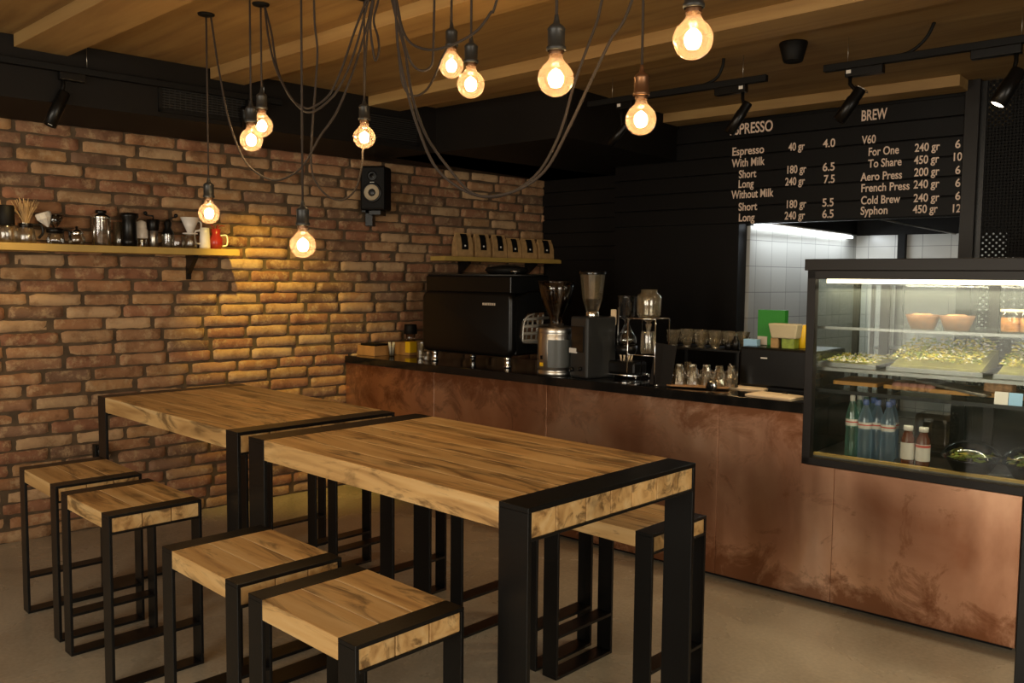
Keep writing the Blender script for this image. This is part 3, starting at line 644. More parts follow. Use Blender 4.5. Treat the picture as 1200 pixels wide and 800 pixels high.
# wooden boards with pastries on the lower glass shelf
for i, (px, w_, v, lab) in enumerate(((1012, .20, .14, 'orange serving board at the left of the low shelf'), (1072, .20, .14, 'serving board carrying round pink pastries'), (1120, .17, .12, 'serving board under the grey tilted tray'), (1160, .18, .14, 'serving board near the price cards'), (1215, .16, .13, 'serving board at the right edge, cut off'))):
    b = MB().prism(rrect(w_, .26, .015), 0, .018); o = b.build('serving_board', 'board_orange', None, .002, False, at_case(px, v + .12, zs3 + .0165), TH_C)
    o.rotation_euler = (PI / 2, 0, TH_C); tag(o, lab, 'serving board', 'serving boards on the low shelf')
pc_lab = ('round pink pastry, leftmost on the board', 'round pink pastry, second from the left', 'round pink pastry, third from the left', 'round pink pastry, fourth from the left', 'round pink pastry, rightmost of the row')
for i in range(5):
    t = thing('pastry', pc_lab[i], 'pastry', at_case(1052 + i * 9.5, .13, zs3 + .017), 0, 'round pastries on the board')
    MB().lathe([(0, 0), (.018, 0), (.023, .01), (.024, .018), (0, .018)], seg=14).build('crust', 'pastry', t)
    MB().lathe([(.024, .018), (.021, .028), (.010, .034), (0, .035)], seg=14).build('icing', 'pink_icing', t)
M = Matrix.Rotation(.12, 4, 'Y')
tag(MB().cbox((0, 0, .0), (.30, .12, .012), M).build('serving_tray', 'slate', None, .003, False, at_case(1120, .16, zs3 + .045), TH_C - .25), 'dark grey tray tilted over the boards', 'tray')
tag(MB().cbox((0, 0, .03), (.11, .10, .06)).build('loaf_cake', 'pastry', None, .015, False, at_case(1172, .22, zs3 + .018), TH_C), 'brown loaf cake behind the price cards', 'cake')
for px, lab in ((1174, 'white price card leaning at the lower shelf, left of two'), (1191, 'bluish price card at the lower shelf, right of two')):
    o = MB().cbox((0, 0, .027), (.05, .002, .052), Matrix.Rotation(-.15, 4, 'X')).build('price_card', 'label_white' if px < 1180 else 'blue_card', None, 0, False, at_case(px, .065, zs3 - .002), TH_C)
    tag(o, lab, 'price card', 'price cards')
# added trays; yellow-green flakes stand in for foliage reflected in the glass
for i, (pa, pbx, lab) in enumerate(((966, 1034, 'left added tray on the middle shelf, pale flakes imitating the reflected outdoors'), (1045, 1158, 'wide middle added tray, yellow-green flakes imitating reflected foliage'), (1170, 1260, 'right added tray, green flakes imitating reflected foliage, cut by the edge'))):
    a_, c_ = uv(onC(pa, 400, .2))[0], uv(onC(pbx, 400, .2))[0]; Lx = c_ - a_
    t = thing('reflection_tray', lab, 'tray', CNT(a_, .13, zs2 + .001), TH_C, 'added trays imitating a foliage reflection')
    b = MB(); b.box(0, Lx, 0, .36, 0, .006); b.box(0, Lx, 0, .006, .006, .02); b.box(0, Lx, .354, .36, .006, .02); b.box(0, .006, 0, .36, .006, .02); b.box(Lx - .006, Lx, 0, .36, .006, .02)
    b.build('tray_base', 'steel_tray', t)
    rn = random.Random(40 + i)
    for mname, nm, cnt in (('leaf_yellow', 'yellow_reflection_flakes', 420), ('leaf_green', 'green_reflection_flakes', 330), ('label_white', 'pale_reflection_flakes', 200)):
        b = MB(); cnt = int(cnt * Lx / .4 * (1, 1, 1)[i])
        if i == 0 and nm != 'pale_reflection_flakes': cnt = int(cnt * .45)
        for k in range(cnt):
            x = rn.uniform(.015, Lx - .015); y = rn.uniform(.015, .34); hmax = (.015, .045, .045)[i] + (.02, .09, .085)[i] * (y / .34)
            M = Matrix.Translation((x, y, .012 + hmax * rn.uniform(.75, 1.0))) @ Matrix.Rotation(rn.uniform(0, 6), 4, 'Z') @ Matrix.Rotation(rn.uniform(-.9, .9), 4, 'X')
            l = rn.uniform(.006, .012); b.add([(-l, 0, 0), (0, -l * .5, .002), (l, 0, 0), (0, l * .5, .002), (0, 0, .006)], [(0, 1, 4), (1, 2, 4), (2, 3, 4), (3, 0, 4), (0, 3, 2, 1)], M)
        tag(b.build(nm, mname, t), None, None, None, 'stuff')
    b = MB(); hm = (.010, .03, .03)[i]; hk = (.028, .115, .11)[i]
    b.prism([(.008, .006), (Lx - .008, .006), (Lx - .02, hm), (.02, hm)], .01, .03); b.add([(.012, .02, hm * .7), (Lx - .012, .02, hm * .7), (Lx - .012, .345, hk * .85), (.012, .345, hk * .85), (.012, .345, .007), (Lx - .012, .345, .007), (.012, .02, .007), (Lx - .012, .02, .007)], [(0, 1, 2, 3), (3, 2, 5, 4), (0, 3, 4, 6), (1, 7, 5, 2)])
    b.build('reflection_core', 'reflection_base', t)
# top shelf: two small baskets, two jars
for px, lab in ((1078, 'woven bread basket on the top glass shelf, left of two'), (1118, 'woven bread basket on the top glass shelf, right of two')):
    t = thing('bread_basket', lab, 'basket', at_case(px, .24, zs1 + .001), TH_C, 'baskets on the top glass shelf')
    MB().lathe([(0, 0), (.045, 0), (.062, .05), (.066, .062), (.062, .064), (.055, .05), (.04, .006), (0, .006)], seg=22, sx=1.1, sy=.9).build('weave', 'basket', t)
    b = MB()
    for k in range(7): b.ball((.03 * math.cos(k * .9) * (k > 0), .026 * math.sin(k * .9) * (k > 0), .055), .02, 10, 6, .7)
    b.build('bread_rolls', 'pastry', t)
for px, lab in ((1181, 'glass jar of orange preserve on the top shelf, left of two'), (1203, 'glass jar of orange preserve at the picture edge')):
    t = thing('preserve_jar', lab, 'jar', at_case(px, .20, zs1 + .001), 0, 'jars on the top glass shelf')
    MB().lathe([(0, 0), (.036, 0), (.04, .006), (.04, .075), (.036, .09)], seg=20).build('jar_glass', 'clear_glass', t)
    MB().lathe([(0, .004), (.036, .005), (.037, .062), (0, .064)], seg=20).build('preserve', 'caramel', t)
    MB().lathe([(.038, .086), (.041, .088), (.041, .098), (0, .1)], seg=20).build('lid', 'pulp', t)

# ================================================================== THINGS ON THE BAR
def at_bar(px, v, z=ZT): p = onC(px, 430, v); return Vector((p.x, p.y, z))
# espresso machine
pl = uv(onC(494, 380, .13))[0]; prr = uv(onC(599, 380, .13))[0]; MW = prr - pl
em = thing('espresso_machine', 'large black espresso machine with its smooth back towards the room', 'espresso machine', CNT(pl, .13, ZT), TH_C)
zt = onC(540, 322, .2).z - ZT; zs = onC(540, 341, .13).z - ZT; zb_ = onC(545, 423, .13).z - ZT
zb_ = max(.07, zb_)
b = MB(); b.prism(rrect(MW, zs - zb_, .055, 6, MW / 2, (zs + zb_) / 2), 0, .07); o = b.build('back_panel', 'black_plastic', em, .022); 
for q in o.data.polygons: q.use_smooth = True
# side cheeks: profile in depth and height with an open bay for the groups
def yz_prism(b, poly, x0, x1):
    n = len(poly); vs = [(x0, y, z) for y, z in poly] + [(x1, y, z) for y, z in poly]
    b.add(vs, [tuple(range(n - 1, -1, -1)), tuple(range(n, 2 * n))] + [(i, (i + 1) % n, (i + 1) % n + n, i + n) for i in range(n)])
side = [(.05, zb_ + .01), (.50, zb_ + .01), (.52, zb_ + .06), (.13, zb_ + .08), (.09, zb_ + .13), (.11, zb_ + .22), (.17, zb_ + .27), (.50, zb_ + .28), (.52, zs - .06), (.50, zs - .01), (.40, zs + .012), (.2, zs + .008), (.05, zs - .03)]
for x0 in (.0, MW - .05):
    b = MB(); yz_prism(b, side, x0, x0 + .05); b.build('side_cheek', 'black_plastic', em, .012)
b = MB(); b.box(.05, MW - .05, .05, .50, zb_ + .01, zb_ + .06); b.build('drip_tray', 'dark_grey', em)
b = MB(); b.box(.05, MW - .05, .05, .09, zb_ + .06, zs - .01); b.box(.05, MW - .05, .09, .48, zb_ + .28, zs - .01); b.build('boiler_body', 'black_plastic', em)
b = MB(); b.box(.02, MW - .02, .02, .40, zs - .01, zt - .006); o = b.build('cup_tray', 'black_plastic', em, .008)
b = MB(); b.tube([(.03, .035, zt), (MW - .03, .035, zt), (MW - .03, .38, zt)], .006); b.build('cup_rail', 'dark_grey', em)
for x in (.08, MW - .07):
    for y in (.06, .5):
        b = MB(); b.lathe([(0, 0), (.02, 0), (.024, .01), (.016, .02), (.020, zb_ * .75), (.024, zb_ + .004), (0, zb_ + .004)], (x, y * .85, 0), 18); b.build('foot', 'chrome', em)
for k in range(2):
    x = MW * (.35 + .4 * k); b = MB(); b.cyl(.034, zb_ + .18, zb_ + .285, (x, .30)); b.tube([(x, .32, zb_ + .195), (x, .48, zb_ + .185)], [.012, .016]); b.build('group_head', 'chrome', em)
b = MB()
for k in range(5): b.tube([(MW - .03, .13 + k * .05, zb_ + .09), (MW - .02, .14 + k * .05, zb_ + .26)], .006)
b.tube(catmull([(MW + .006, .40, zb_ + .085), (MW + .008, .14, zb_ + .09), (MW + .008, .105, zb_ + .13), (MW + .008, .13, zb_ + .24), (MW + .006, .22, zb_ + .27)]), .005)
for k in range(4): b.tube([(MW - .012, .12, zb_ + .10 + k * .045), (MW - .012, .38, zb_ + .095 + k * .048)], .010)
b.build('cup_wires', 'pale_steel', em)
tg = MB(); x_ = uv(onC(613 - 26, 355, .13))[0] - pl
for k in range(7): tg.box(MW * .70 + k * .016, MW * .70 + k * .016 + .011, -.002, .001, zs - .085, zs - .070)
tg.build('metal_logo', 'ink_mark', em)
tag(MB().lathe([(0, 0), (.10, 0), (.13, .03), (.12, .05), (.05, .062), (0, .064)], seg=26, sx=1.2).build('folded_cloth', 'black_matt', None, 0, False, CNT(pl + MW * .70, .36, ZT + zt + .001)), 'black bundle lying on top of the espresso machine', 'cloth')
t = thing('tamper', 'small tamper with a pale round top on the espresso machine edge', 'tamper', CNT(pl + MW * .93, .10 + .13, ZT + zt + .001), 0)
MB().cyl(.006, 0, .02, seg=12).build('stem', 'dark_grey', t); MB().lathe([(0, .018), (.03, .019), (.033, .024), (.02, .032), (0, .033)], seg=20).build('knob', 'brushed_steel', t)

# left end of the bar
t = thing('wooden_box', 'low wooden box with a black lid at the left end of the bar', 'box', at_bar(438, .18), TH_C)
MB().cbox((0, 0, .035), (.20, .16, .07)).build('box_body', 'box_wood', t, .003); MB().cbox((.01, 0, .078), (.16, .13, .014)).build('box_lid', 'black_matt', t, .004)
t = thing('sugar_glass', 'small glass with white sugar sticks beside the wooden box', 'glass', at_bar(459, .20), 0)
MB().lathe([(.0, .002), (.02, .002), (.026, .07), (.028, .085)], seg=16).build('tumbler', 'clear_glass', t)
b = MB()
for k in range(6): b.tube([(.010 * math.cos(k), .010 * math.sin(k), .006), (.020 * math.cos(k), .020 * math.sin(k), .10)], .004, 6)
b.build('sugar_sticks', 'white_cotton', t)
t = thing('cardboard_box', 'brown box with a yellow corner behind the sugar glass', 'box', at_bar(478, .38), TH_C)
MB().cbox((0, 0, .045), (.16, .12, .09)).build('box_body', 'box_wood', t, .003); MB().cbox((.065, -.03, .06), (.05, .07, .08)).build('yellow_sleeve', 'yellow_plastic', t, .003)
t = thing('black_lidded_jar', 'small black topped jar on the box left of the espresso machine', 'jar', at_bar(484, .44, ZT + .101), 0)
MB().cyl(.036, 0, .06).build('jar_glass', 'smoke_glass', t); MB().cyl(.05, .06, .13, r2=.045).build('black_lid', 'black_matt', t)
t.location = at_bar(481, .40, ZT + .0905)
for i, (px, v, lab) in enumerate(((493, .24, 'stem glass just left of the espresso machine'), (500, .18, 'short glass at the machine\'s left foot'), (507, .24, 'short glass under the left end of the machine'))):
    t = thing('glass_cup', lab, 'glass', at_bar(px, v), 0, 'glasses by the machine foot')
    h = .11 if i == 0 else .055
    MB().lathe([(0, .004), (.022, 0), (.026, .004), (.024, h * .5), (.03, h), (.028, h), (.022, h * .5), (.02, .01), (0, .01)], seg=10, smooth=False).build('glass_wall', 'cut_glass', t)

# silver grinder
p = at_bar(651, .12); s_ = mpx(p)
t = thing('coffee_grinder', 'silver drum coffee grinder with a clear cone hopper', 'coffee grinder', p, TH_C, 'coffee grinders on the bar')
R = 21.5 * s_; H1 = .285
MB().lathe([(0, 0), (R * .98, 0), (R, .006), (R, .02), (R * .975, .024), (R * .975, .034), (R, .038), (R, H1 - .045), (R * .985, H1 - .042), (R, H1 - .038), (R * .99, H1 - .008), (R * .9, H1), (.045, H1 + .002), (.045, H1 + .015), (0, H1 + .015)], seg=40).build('drum', 'brushed_steel', t)
b = MB(); n_ = 12
a0, a1 = -1.34, .40
vs = []; 
for i in range(n_ + 1):
    a = a0 + (a1 - a0) * i / n_
    for z in (.05, H1 - .075): vs.append(((R + .0025) * math.cos(a), (R + .0025) * math.sin(a), z))
b.add(vs, [(2 * i, 2 * i + 2, 2 * i + 3, 2 * i + 1) for i in range(n_)], None, True); b.build('display_panel', 'grey_panel', t)
MB().cbox((-.19 * R, -R * .975, .105), (.012, .012, .022)).build('switch', 'black_plastic', t)
MB().cbox((-.19 * R, -R * .975, .065), (.022, .012, .02)).build('warning_sticker', 'yellow_plastic', t)
hp = MB().lathe([(.036, H1 + .012), (.038, H1 + .05), (.085, H1 + .14), (.104, H1 + .21), (.110, H1 + .262), (.107, H1 + .262), (.100, H1 + .21), (.082, H1 + .14), (.034, H1 + .05)], seg=32).build('hopper', 'smoke_glass', t)
MB().lathe([(0, H1 + .016), (.034, H1 + .05), (.066, H1 + .12), (.07, H1 + .13), (0, H1 + .135)], seg=24).build('coffee_beans', 'coffee', hp)
MB().lathe([(.111, H1 + .258), (.112, H1 + .264), (0, H1 + .268)], seg=32).build('hopper_lid', 'smoke_glass', t)

# dark grinder
p = at_bar(693, .16); s_ = mpx(p)
t = thing('coffee_grinder', 'tall dark grey coffee grinder with a faceted glass hopper', 'coffee grinder', p, TH_C - .25, 'coffee grinders on the bar')
Wd = .150; H1 = .35
b = MB(); b.box(-Wd / 2, Wd / 2, -.10, .12, 0, H1); b.build('grinder_body', 'dark_grey', t, .012)
b = MB(); b.box(-.06, .05, -.106, -.10, H1 * .42, H1 * .84); b.build('dark_panel', 'black_gloss', t, .002)
b = MB(); b.box(-.072, -.01, -.108, -.100, .14, .168); b.build('name_plate', 'label_white', t)
b = MB(); b.cyl(.014, 0, .02, M=Matrix.Translation((-.045, -.10, .045)) @ Matrix.Rotation(PI / 2, 4, 'X')); b.cyl(.012, 0, .02, M=Matrix.Translation((.03, -.10, .055)) @ Matrix.Rotation(PI / 2, 4, 'X')); b.build('dial', 'black_gloss', t)
b = MB(); b.lathe([(.04, H1), (.042, H1 + .02), (.035, H1 + .03)], seg=20); b.build('collar', 'chrome', t)
MB().lathe([(.036, H1 + .028), (.058, H1 + .10), (.068, H1 + .19), (.073, H1 + .24), (.070, H1 + .24), (.064, H1 + .19), (.054, H1 + .10)], seg=12, smooth=False).build('hopper', 'cut_glass', t)
MB().lathe([(.076, H1 + .238), (.078, H1 + .25), (.074, H1 + .258), (0, H1 + .262)], seg=24).build('hopper_lid', 'black_gloss', t)

# syphon brewer on its heater
p = at_bar(732, .27); t = thing('syphon_brewer', 'glass syphon coffee brewer on a flat black heater', 'coffee brewer', p, TH_C)
b = MB(); b.cbox((0, 0, .062), (.22, .13, .075)); b.build('heater', 'black_plastic', t, .014)
b = MB(); b.tube([(-.12, -.07, .022), (.12, -.07, .022), (.12, .07, .022), (-.12, .07, .022), (-.12, -.07, .022)], .004); 
for sx_ in (-.12, .12):
    for sy_ in (-.07, .07): b.tube([(sx_, sy_, 0), (sx_, sy_, .022)], .004)
b.build('wire_base', 'chrome', t)
tag(MB().tube([(-.07, .03, .1), (-.07, .03, .40)], .005).build('stand_rod', 'brushed_steel', t), None, None)
MB().lathe([(0, .13), (.03, .135), (.055, .17), (.058, .19), (.05, .215), (.02, .25), (.016, .28), (.013, .28), (.045, .215), (.052, .19), (.05, .17), (0, .14)], (.01, 0, .03), 24).build('lower_globe', 'clear_glass', t)
MB().lathe([(.012, .28), (.016, .30), (.04, .315), (.046, .33), (.054, .43), (.057, .44), (.054, .44), (.044, .335), (.012, .31)], (.01, 0, .03), 24).build('upper_chamber', 'clear_glass', t)
MB().lathe([(.050, .115), (.06, .135), (.062, .165), (.056, .165), (.045, .12)], (.01, 0, .02), 24).build('holder_ring', 'black_plastic', t)
b = MB()
for k in range(8): a = k * .8; b.tube([(.01 + .03 * math.cos(a), .03 * math.sin(a), .10), (.01 + .038 * math.cos(a + .3), .038 * math.sin(a + .3), .14)], .005, 6)
b.build('burner_fins', 'card_tan', t)
tag(MB().cbox((-.075, -.01, .345), (.035, .012, .09)).build('wooden_paddle', 'card_tan', t, .004), None, None)
# cold drip stand
p = at_bar(759, .095); t = thing('drip_tower', 'cold drip coffee maker of wire stand, glass jar and carafe', 'coffee brewer', p, TH_C)
b = MB(); w2, d2, hh = .085, .07, .355
for sx_ in (-w2, w2):
    b.tube([(sx_, -d2, 0), (sx_, -d2, hh), (sx_, d2, hh), (sx_, d2, 0)], .0035); b.tube([(sx_, -d2, .004), (sx_, d2, .004)], .0035)
b.tube([(-w2, -d2, .16), (w2, -d2, .16)], .003); b.tube([(-w2, d2, hh), (w2, d2, hh)], .0035); b.tube([(-w2, -d2, hh), (w2, -d2, hh)], .0035)
b.build('wire_stand', 'chrome', t)
MB().lathe([(.008, hh - .06), (.012, hh - .02), (.05, hh + .004), (.064, hh + .02), (.066, hh + .11), (.06, hh + .125), (.044, hh + .135), (.044, hh + .155), (.041, hh + .155), (.041, hh + .137), (.062, hh + .108), (.06, hh + .02)], seg=24).build('upper_jar', 'cut_glass', t)
MB().lathe([(.008, hh - .10), (.010, hh - .07), (.018, hh - .03)], seg=16).build('drip_valve', 'cut_glass', t)
MB().lathe([(0, .165), (.036, .165), (.042, .18), (.04, .27), (.036, .285)], seg=20).build('carafe', 'cut_glass', t)
# standing menu card
p = at_bar(774, .07); b = MB(); b.cbox((0, 0, .112), (.125, .008, .225), Matrix.Rotation(-.12, 4, 'X'))
o = tag(b.build('menu_card', 'dark_paint', None, .001, False, p, TH_C + .05), 'dark blank card standing upright before the cold drip stand', 'card')
o.rotation_euler.y = .08
# rack with tumblers on top
def tumbler(loc, lab, r=.036, h=.085, flip=False, grp='upturned'):
    t = thing('tumbler', lab, 'glass', loc, random.uniform(0, 1), grp)
    pr = [(0, .008), (r * .5, .008), (r * .48, 0), (r * .56, .004), (r * .52, h * .12), (r * .72, h * .3), (r * .66, h * .38), (r * .84, h * .55), (r * .78, h * .62), (r * .94, h * .82), (r * 1.05, h), (r, h), (r * .86, h * .8), (r * .6, h * .3), (r * .45, .014), (0, .014)]
    if flip: pr = [(a, h - z) for a, z in pr]
    vs = MB().lathe(pr, seg=12, smooth=False).build('glass_wall', 'cut_glass', t)
    b = MB()
    for k in range(6):
        a = 2 * PI * k / 6; b.tube([(r * .86 * math.cos(a), r * .86 * math.sin(a), h * (.25 if not flip else .75)), (r * .98 * math.cos(a + .35), r * .98 * math.sin(a + .35), h * (.7 if not flip else .2))], .0035, 5)
    b.build('cut_pattern', 'cut_glass', t); return t
pr_ = onC(825, 407, .42); rk0 = uv(onC(783, 407, .40))[0]; rk1 = uv(onC(873, 407, .40))[0]; zr = onC(825, 408, .36).z
t = thing('glass_rack', 'black metal rack on the bar holding the upper row of tumblers', 'rack', CNT(rk0, .34, ZT), TH_C)
RW = rk1 - rk0; hz = zr - ZT
MB().box(0, RW, 0, .26, hz - .012, hz).build('rack_shelf', 'black_steel', t, .002)
for x in (.006, RW - .02):
    for y in (.006, .24): MB().box(x, x + .014, y, y + .014, 0, hz - .012).build('leg', 'black_steel', t)
ords = ('leftmost', 'second from the left', 'third from the left', 'fourth from the left', 'fifth from the left', 'rightmost')
for k in range(5):
    tumbler(CNT(rk0 + .045 + k * (RW - .12) / 4, .38, ZT + hz), 'cut glass tumbler in the upper front row, ' + (ords[k] if k < 4 else 'rightmost'), .038, .092, False, 'tumblers on the rack')
for k in range(5):
    tumbler(CNT(rk0 + .06 + k * (RW - .12) / 4, .50, ZT + hz), 'cut glass tumbler in the upper back row, ' + (ords[k] if k < 4 else 'rightmost'), .036, .092, False, 'tumblers on the rack')
# lower glasses upside down on a tray
tr_ = MB().prism(rrect(.32, .20, .03), 0, .006).build('drain_tray', 'box_wood', None, .001, False, at_bar(820, .19, ZT + .0075), TH_C + .5)
tr_.rotation_euler = (PI / 2, 0, TH_C + .35); tag(tr_, 'thin brown tray under the upturned glasses', 'tray')
for k, (px, v, lab) in enumerate(((796, .13, 'upturned glass on the tray, front left'), (812, .17, 'upturned glass on the tray, second from the left'), (828, .20, 'upturned glass on the tray, third from the left'), (843, .20, 'upturned glass on the tray, fourth from the left'), (857, .24, 'upturned glass at the right end of the tray'), (806, .27, 'upturned glass in the rear of the tray, left'))):
    tumbler(at_bar(px, v, ZT + .009), lab, .036, .11, True, 'upturned glasses on the tray')
t = thing('round_timer', 'small round chrome timer before the upturned glasses', 'timer', at_bar(834, .05), TH_C)
MB().cyl(.028, -.012, .012, M=Matrix.Translation((0, 0, .03)) @ Matrix.Rotation(PI / 2, 4, 'X')).build('timer_case', 'chrome', t); MB().cyl(.021, .010, .0135, M=Matrix.Translation((0, 0, .03)) @ Matrix.Rotation(PI / 2, 4, 'X')).build('dial_face', 'black_gloss', t)
# black appliance with things on top
a_, c_ = uv(onC(866, 430, .33))[0], uv(onC(962, 430, .33))[0]; ztop = onC(905, 408, .33).z
t = thing('back_appliance', 'wide black glossy appliance beside the display case', 'appliance', CNT(a_, .33, ZT), TH_C)
AW = c_ - a_; AH = ztop - ZT
b = MB(); b.box(0, AW, 0, .34, .012, AH); b.build('appliance_body', 'black_plastic', t, .012)
MB().box(.02, AW - .02, .02, .32, 0, .012).build('appliance_base', 'rubber', t); MB().box(.12, .155, -.002, .001, AH * .74, AH * .77).build('badge', 'label_white', t)
def on_app(px, v): p = onC(px, 400, v); return Vector((p.x, p.y, ZT + AH + .0005))
t = thing('green_carton', 'tall green cardboard carton on the black appliance', 'carton', on_app(905, .52), TH_C)
MB().cbox((0, 0, .095), (.15, .05, .19)).build('carton_body', 'green_card', t, .002); MB().cbox((-.045, -.027, .025), (.055, .003, .045)).build('pale_label', 'paper', t)
t = thing('cup_carrier', 'crumpled pale pulp cup holder stacked on the green carton packs', 'cup carrier', on_app(920, .42), TH_C)
MB().prism([(-.055, .05), (.075, .05), (.085, .125), (-.075, .125)], -.05, .03).build('pulp_tray', 'pulp', t, .006)
b = MB(); b.box(-.06, -.02, -.04, .0, 0, .05); b.build('yellow_foot', 'kraft', t); b = MB(); b.box(0, .065, -.04, .02, 0, .05); b.build('green_foot', 'leaf_green', t)
tag(MB().cyl(.022, 0, .12).build('yellow_bottle', 'yellow_plastic', None, 0, False, on_app(941, .46)), 'yellow squeeze bottle at the right end of the appliance', 'bottle')
tag(MB().lathe([(.0, 0), (.028, 0), (.04, .075), (.043, .078), (.043, .082), (.036, .082)], seg=18).build('steel_jug', 'chrome', None, 0, False, on_app(941, .56)), 'shiny steel jug behind the yellow bottle', 'jug')
tag(MB().cbox((0, 0, .03), (.075, .05, .06)).build('blue_box', 'blue_card', None, .002, False, CNT(rk1 - .01 + .03, .44, ZT + hz + .0), TH_C), 'pale blue box left of the green carton', 'box')
for k, (du, hh_, lab) in enumerate(((-.10, .055, 'small black jar between tumblers and blue box, left'), (-.06, .075, 'small black jar between tumblers and blue box, right'))):
    tag(MB().lathe([(0, 0), (.02, 0), (.022, hh_ * .7), (.012, hh_ * .8), (.012, hh_), (0, hh_)], seg=14).build('black_jar', 'black_plastic', None, 0, False, CNT(rk1 + du + .02, .37, ZT + hz)), lab, 'jar', 'black jars')
# clip boards
for (px, v, rz, lab, nm) in ((874, .27, .16, 'tan paper menu pad on the bar, left and farther back', 0), (909, .06, -.10, 'tan paper menu pad on the bar, nearest the display case', 1)):
    t = thing('menu_pad', lab, 'menu pad', at_bar(px, v + .06), TH_C + rz, 'menu pads on the bar')
    MB().cbox((0, 0, .003), (.24, .15, .006)).build('pad_back', 'card_tan', t, .001); MB().cbox((.0, 0, .0075), (.225, .14, .003)).build('paper_sheets', 'card_tan', t, .0005)
    MB().cbox((.02, .066, .013), (.03, .014, .012)).build('clip', 'black_plastic', t, .002)
t = thing('drip_kettle', 'small dark kettle behind the menu pads', 'kettle', at_bar(872, .44), TH_C)
MB().lathe([(0, 0), (.05, 0), (.058, .02), (.05, .06), (.03, .075), (0, .078)], seg=24).build('kettle_body', 'smoke_glass', t)
b = MB(); b.lathe([(0, .078), (.01, .08), (.008, .10), (0, .106)], seg=12); b.build('lid_knob', 'black_plastic', t)
b = MB(); b.tube(catmull([(-.045, 0, .02), (-.075, 0, .05), (-.07, 0, .09), (-.085, 0, .11)]), .006); b.build('spout', 'chrome', t)

# ================================================================== MENU BOARD
mbd = thing('menu_board', 'black slatted menu board with pale hand-painted style lettering', 'menu board', CNT(0, vb, 0), TH_C)
b = MB(); k = 0; z = zbot
while z < ZB - .02:
    z1 = min(z + .112, ZB - .012); b.box(ul + .01, ur - .002, -.03, -.001, z, z1 - .006); z = z1
b.build('board_slats', 'menu_black', mbd, .003)
b = MB().box(ul + .005, ur, -.004, -.0005, zbot - .005, ZB - .01); b.build('board_backing', 'black_matt', mbd)
rows = [('ESPRESSO', 855, 904.3, 155.8, 13), ('BREW', 1009, 1038.3, 140.3, 13),
 ('Espresso', 857.7, 894.3, 180.8, 10), ('40 gr', 924, 942.7, 176, 9.6), ('4.0', 964.3, 978.3, 172.3, 10),
 ('With Milk', 857.7, 895.7, 194.5, 10), ('Short', 865.7, 885.7, 208, 9.6), ('180 gr', 921, 942.7, 202.7, 9.6), ('6.5', 963.7, 977.3, 200, 10),
 ('Long', 865, 882.3, 219.6, 9.6), ('240 gr', 920, 942.7, 216.7, 9.6), ('7.5', 965, 977.3, 214.3, 10), ('Without Milk', 857.3, 906, 231.4, 10),
 ('Short', 865.3, 886.7, 246.3, 9.6), ('180 gr', 920.3, 942.7, 243.3, 9.6), ('5.5', 963.3, 976, 241.7, 10), ('Long', 865.3, 883.3, 259, 9.6), ('240 gr', 919.3, 942.7, 256.7, 9.6), ('6.5', 963.3, 976, 255, 10),
 ('V60', 1010, 1026, 168, 10), ('For One', 1017.3, 1052.3, 181.2, 10), ('240 gr', 1071.7, 1100.7, 176.7, 10), ('6', 1119, 1124.6, 173.3, 10),
 ('To Share', 1017.3, 1056, 195, 10), ('450 gr', 1071, 1100, 191.3, 10), ('10', 1115.3, 1124.6, 188.3, 10), ('Aero Press', 1008.7, 1056.7, 210.5, 10), ('200 gr', 1071, 1100, 205.7, 10), ('6', 1119, 1124.6, 203.7, 10),
 ('French Press', 1008.7, 1064.7, 223.5, 10), ('240 gr', 1070.3, 1100, 220, 10), ('6', 1119, 1124.6, 218.7, 10), ('Cold Brew', 1008.7, 1054, 238.3, 10), ('240 gr', 1070.3, 1100, 236, 10), ('6', 1119, 1124.6, 234, 10),
 ('Syphon', 1008.3, 1039.3, 251, 10), ('450 gr', 1069.7, 1098.3, 249.3, 10), ('12', 1114.3, 1123.3, 248.7, 10)]
for body, xa, xb, yb, hp_ in rows:
    A_, B_ = onC(xa, yb, vb - .031), onC(xb, yb, vb - .031); zz_ = (A_.z + B_.z) / 2; hgt = hp_ * mpx((A_ + B_) / 2) * .98
    ua, ub = uv(A_)[0], uv(B_)[0]
    text(body, 'menu_lettering', 'menu_ink', mbd, (ua, -.0315, zz_), (PI / 2, 0, 0), hgt, ub - ua)

# steel mesh screen right of the post
ms = thing('mesh_screen', 'black diamond mesh screen beside the menu board post', 'mesh screen', CNT(ur2, vb, 0), TH_C)
b = MB(); Wm, z0m, z1m = 1.04, .9, ZC - .01; pitch = .034; n_ = int((Wm + z1m - z0m) / pitch)
for k in range(n_):
    for sgn in (1, -1):
        c0 = k * pitch
        if sgn > 0: xa, za, xb, zb2 = max(0, c0 - (z1m - z0m)), z0m + min(c0, z1m - z0m), min(c0, Wm), z0m + max(0, c0 - Wm)
        else: xa, za, xb, zb2 = max(0, c0 - (z1m - z0m)), z1m - min(c0, z1m - z0m), min(c0, Wm), z1m - max(0, c0 - Wm)
        d = Vector((xb - xa, 0, zb2 - za))
        if d.length < .02: continue
        nrm = Vector((-d.z, 0, d.x)).normalized() * .0075; a3 = Vector((xa, 0, za)); b3 = Vector((xb, 0, zb2)); th = Vector((0, .002, 0))
        b.add([a3 - nrm, b3 - nrm, b3 + nrm, a3 + nrm, a3 - nrm + th, b3 - nrm + th, b3 + nrm + th, a3 + nrm + th], [(0, 1, 2, 3), (7, 6, 5, 4), (0, 4, 5, 1), (3, 2, 6, 7)])
b.build('mesh_sheet', 'black_matt', ms)
b = MB(); b.box(0, .03, -.01, .02, 0, z1m); b.box(Wm - .03, Wm, -.01, .02, 0, z1m); b.box(0, Wm, -.01, .02, z0m - .04, z0m); b.box(0, Wm, -.006, .004, 0, z0m); b.build('screen_frame', 'black_steel', ms)

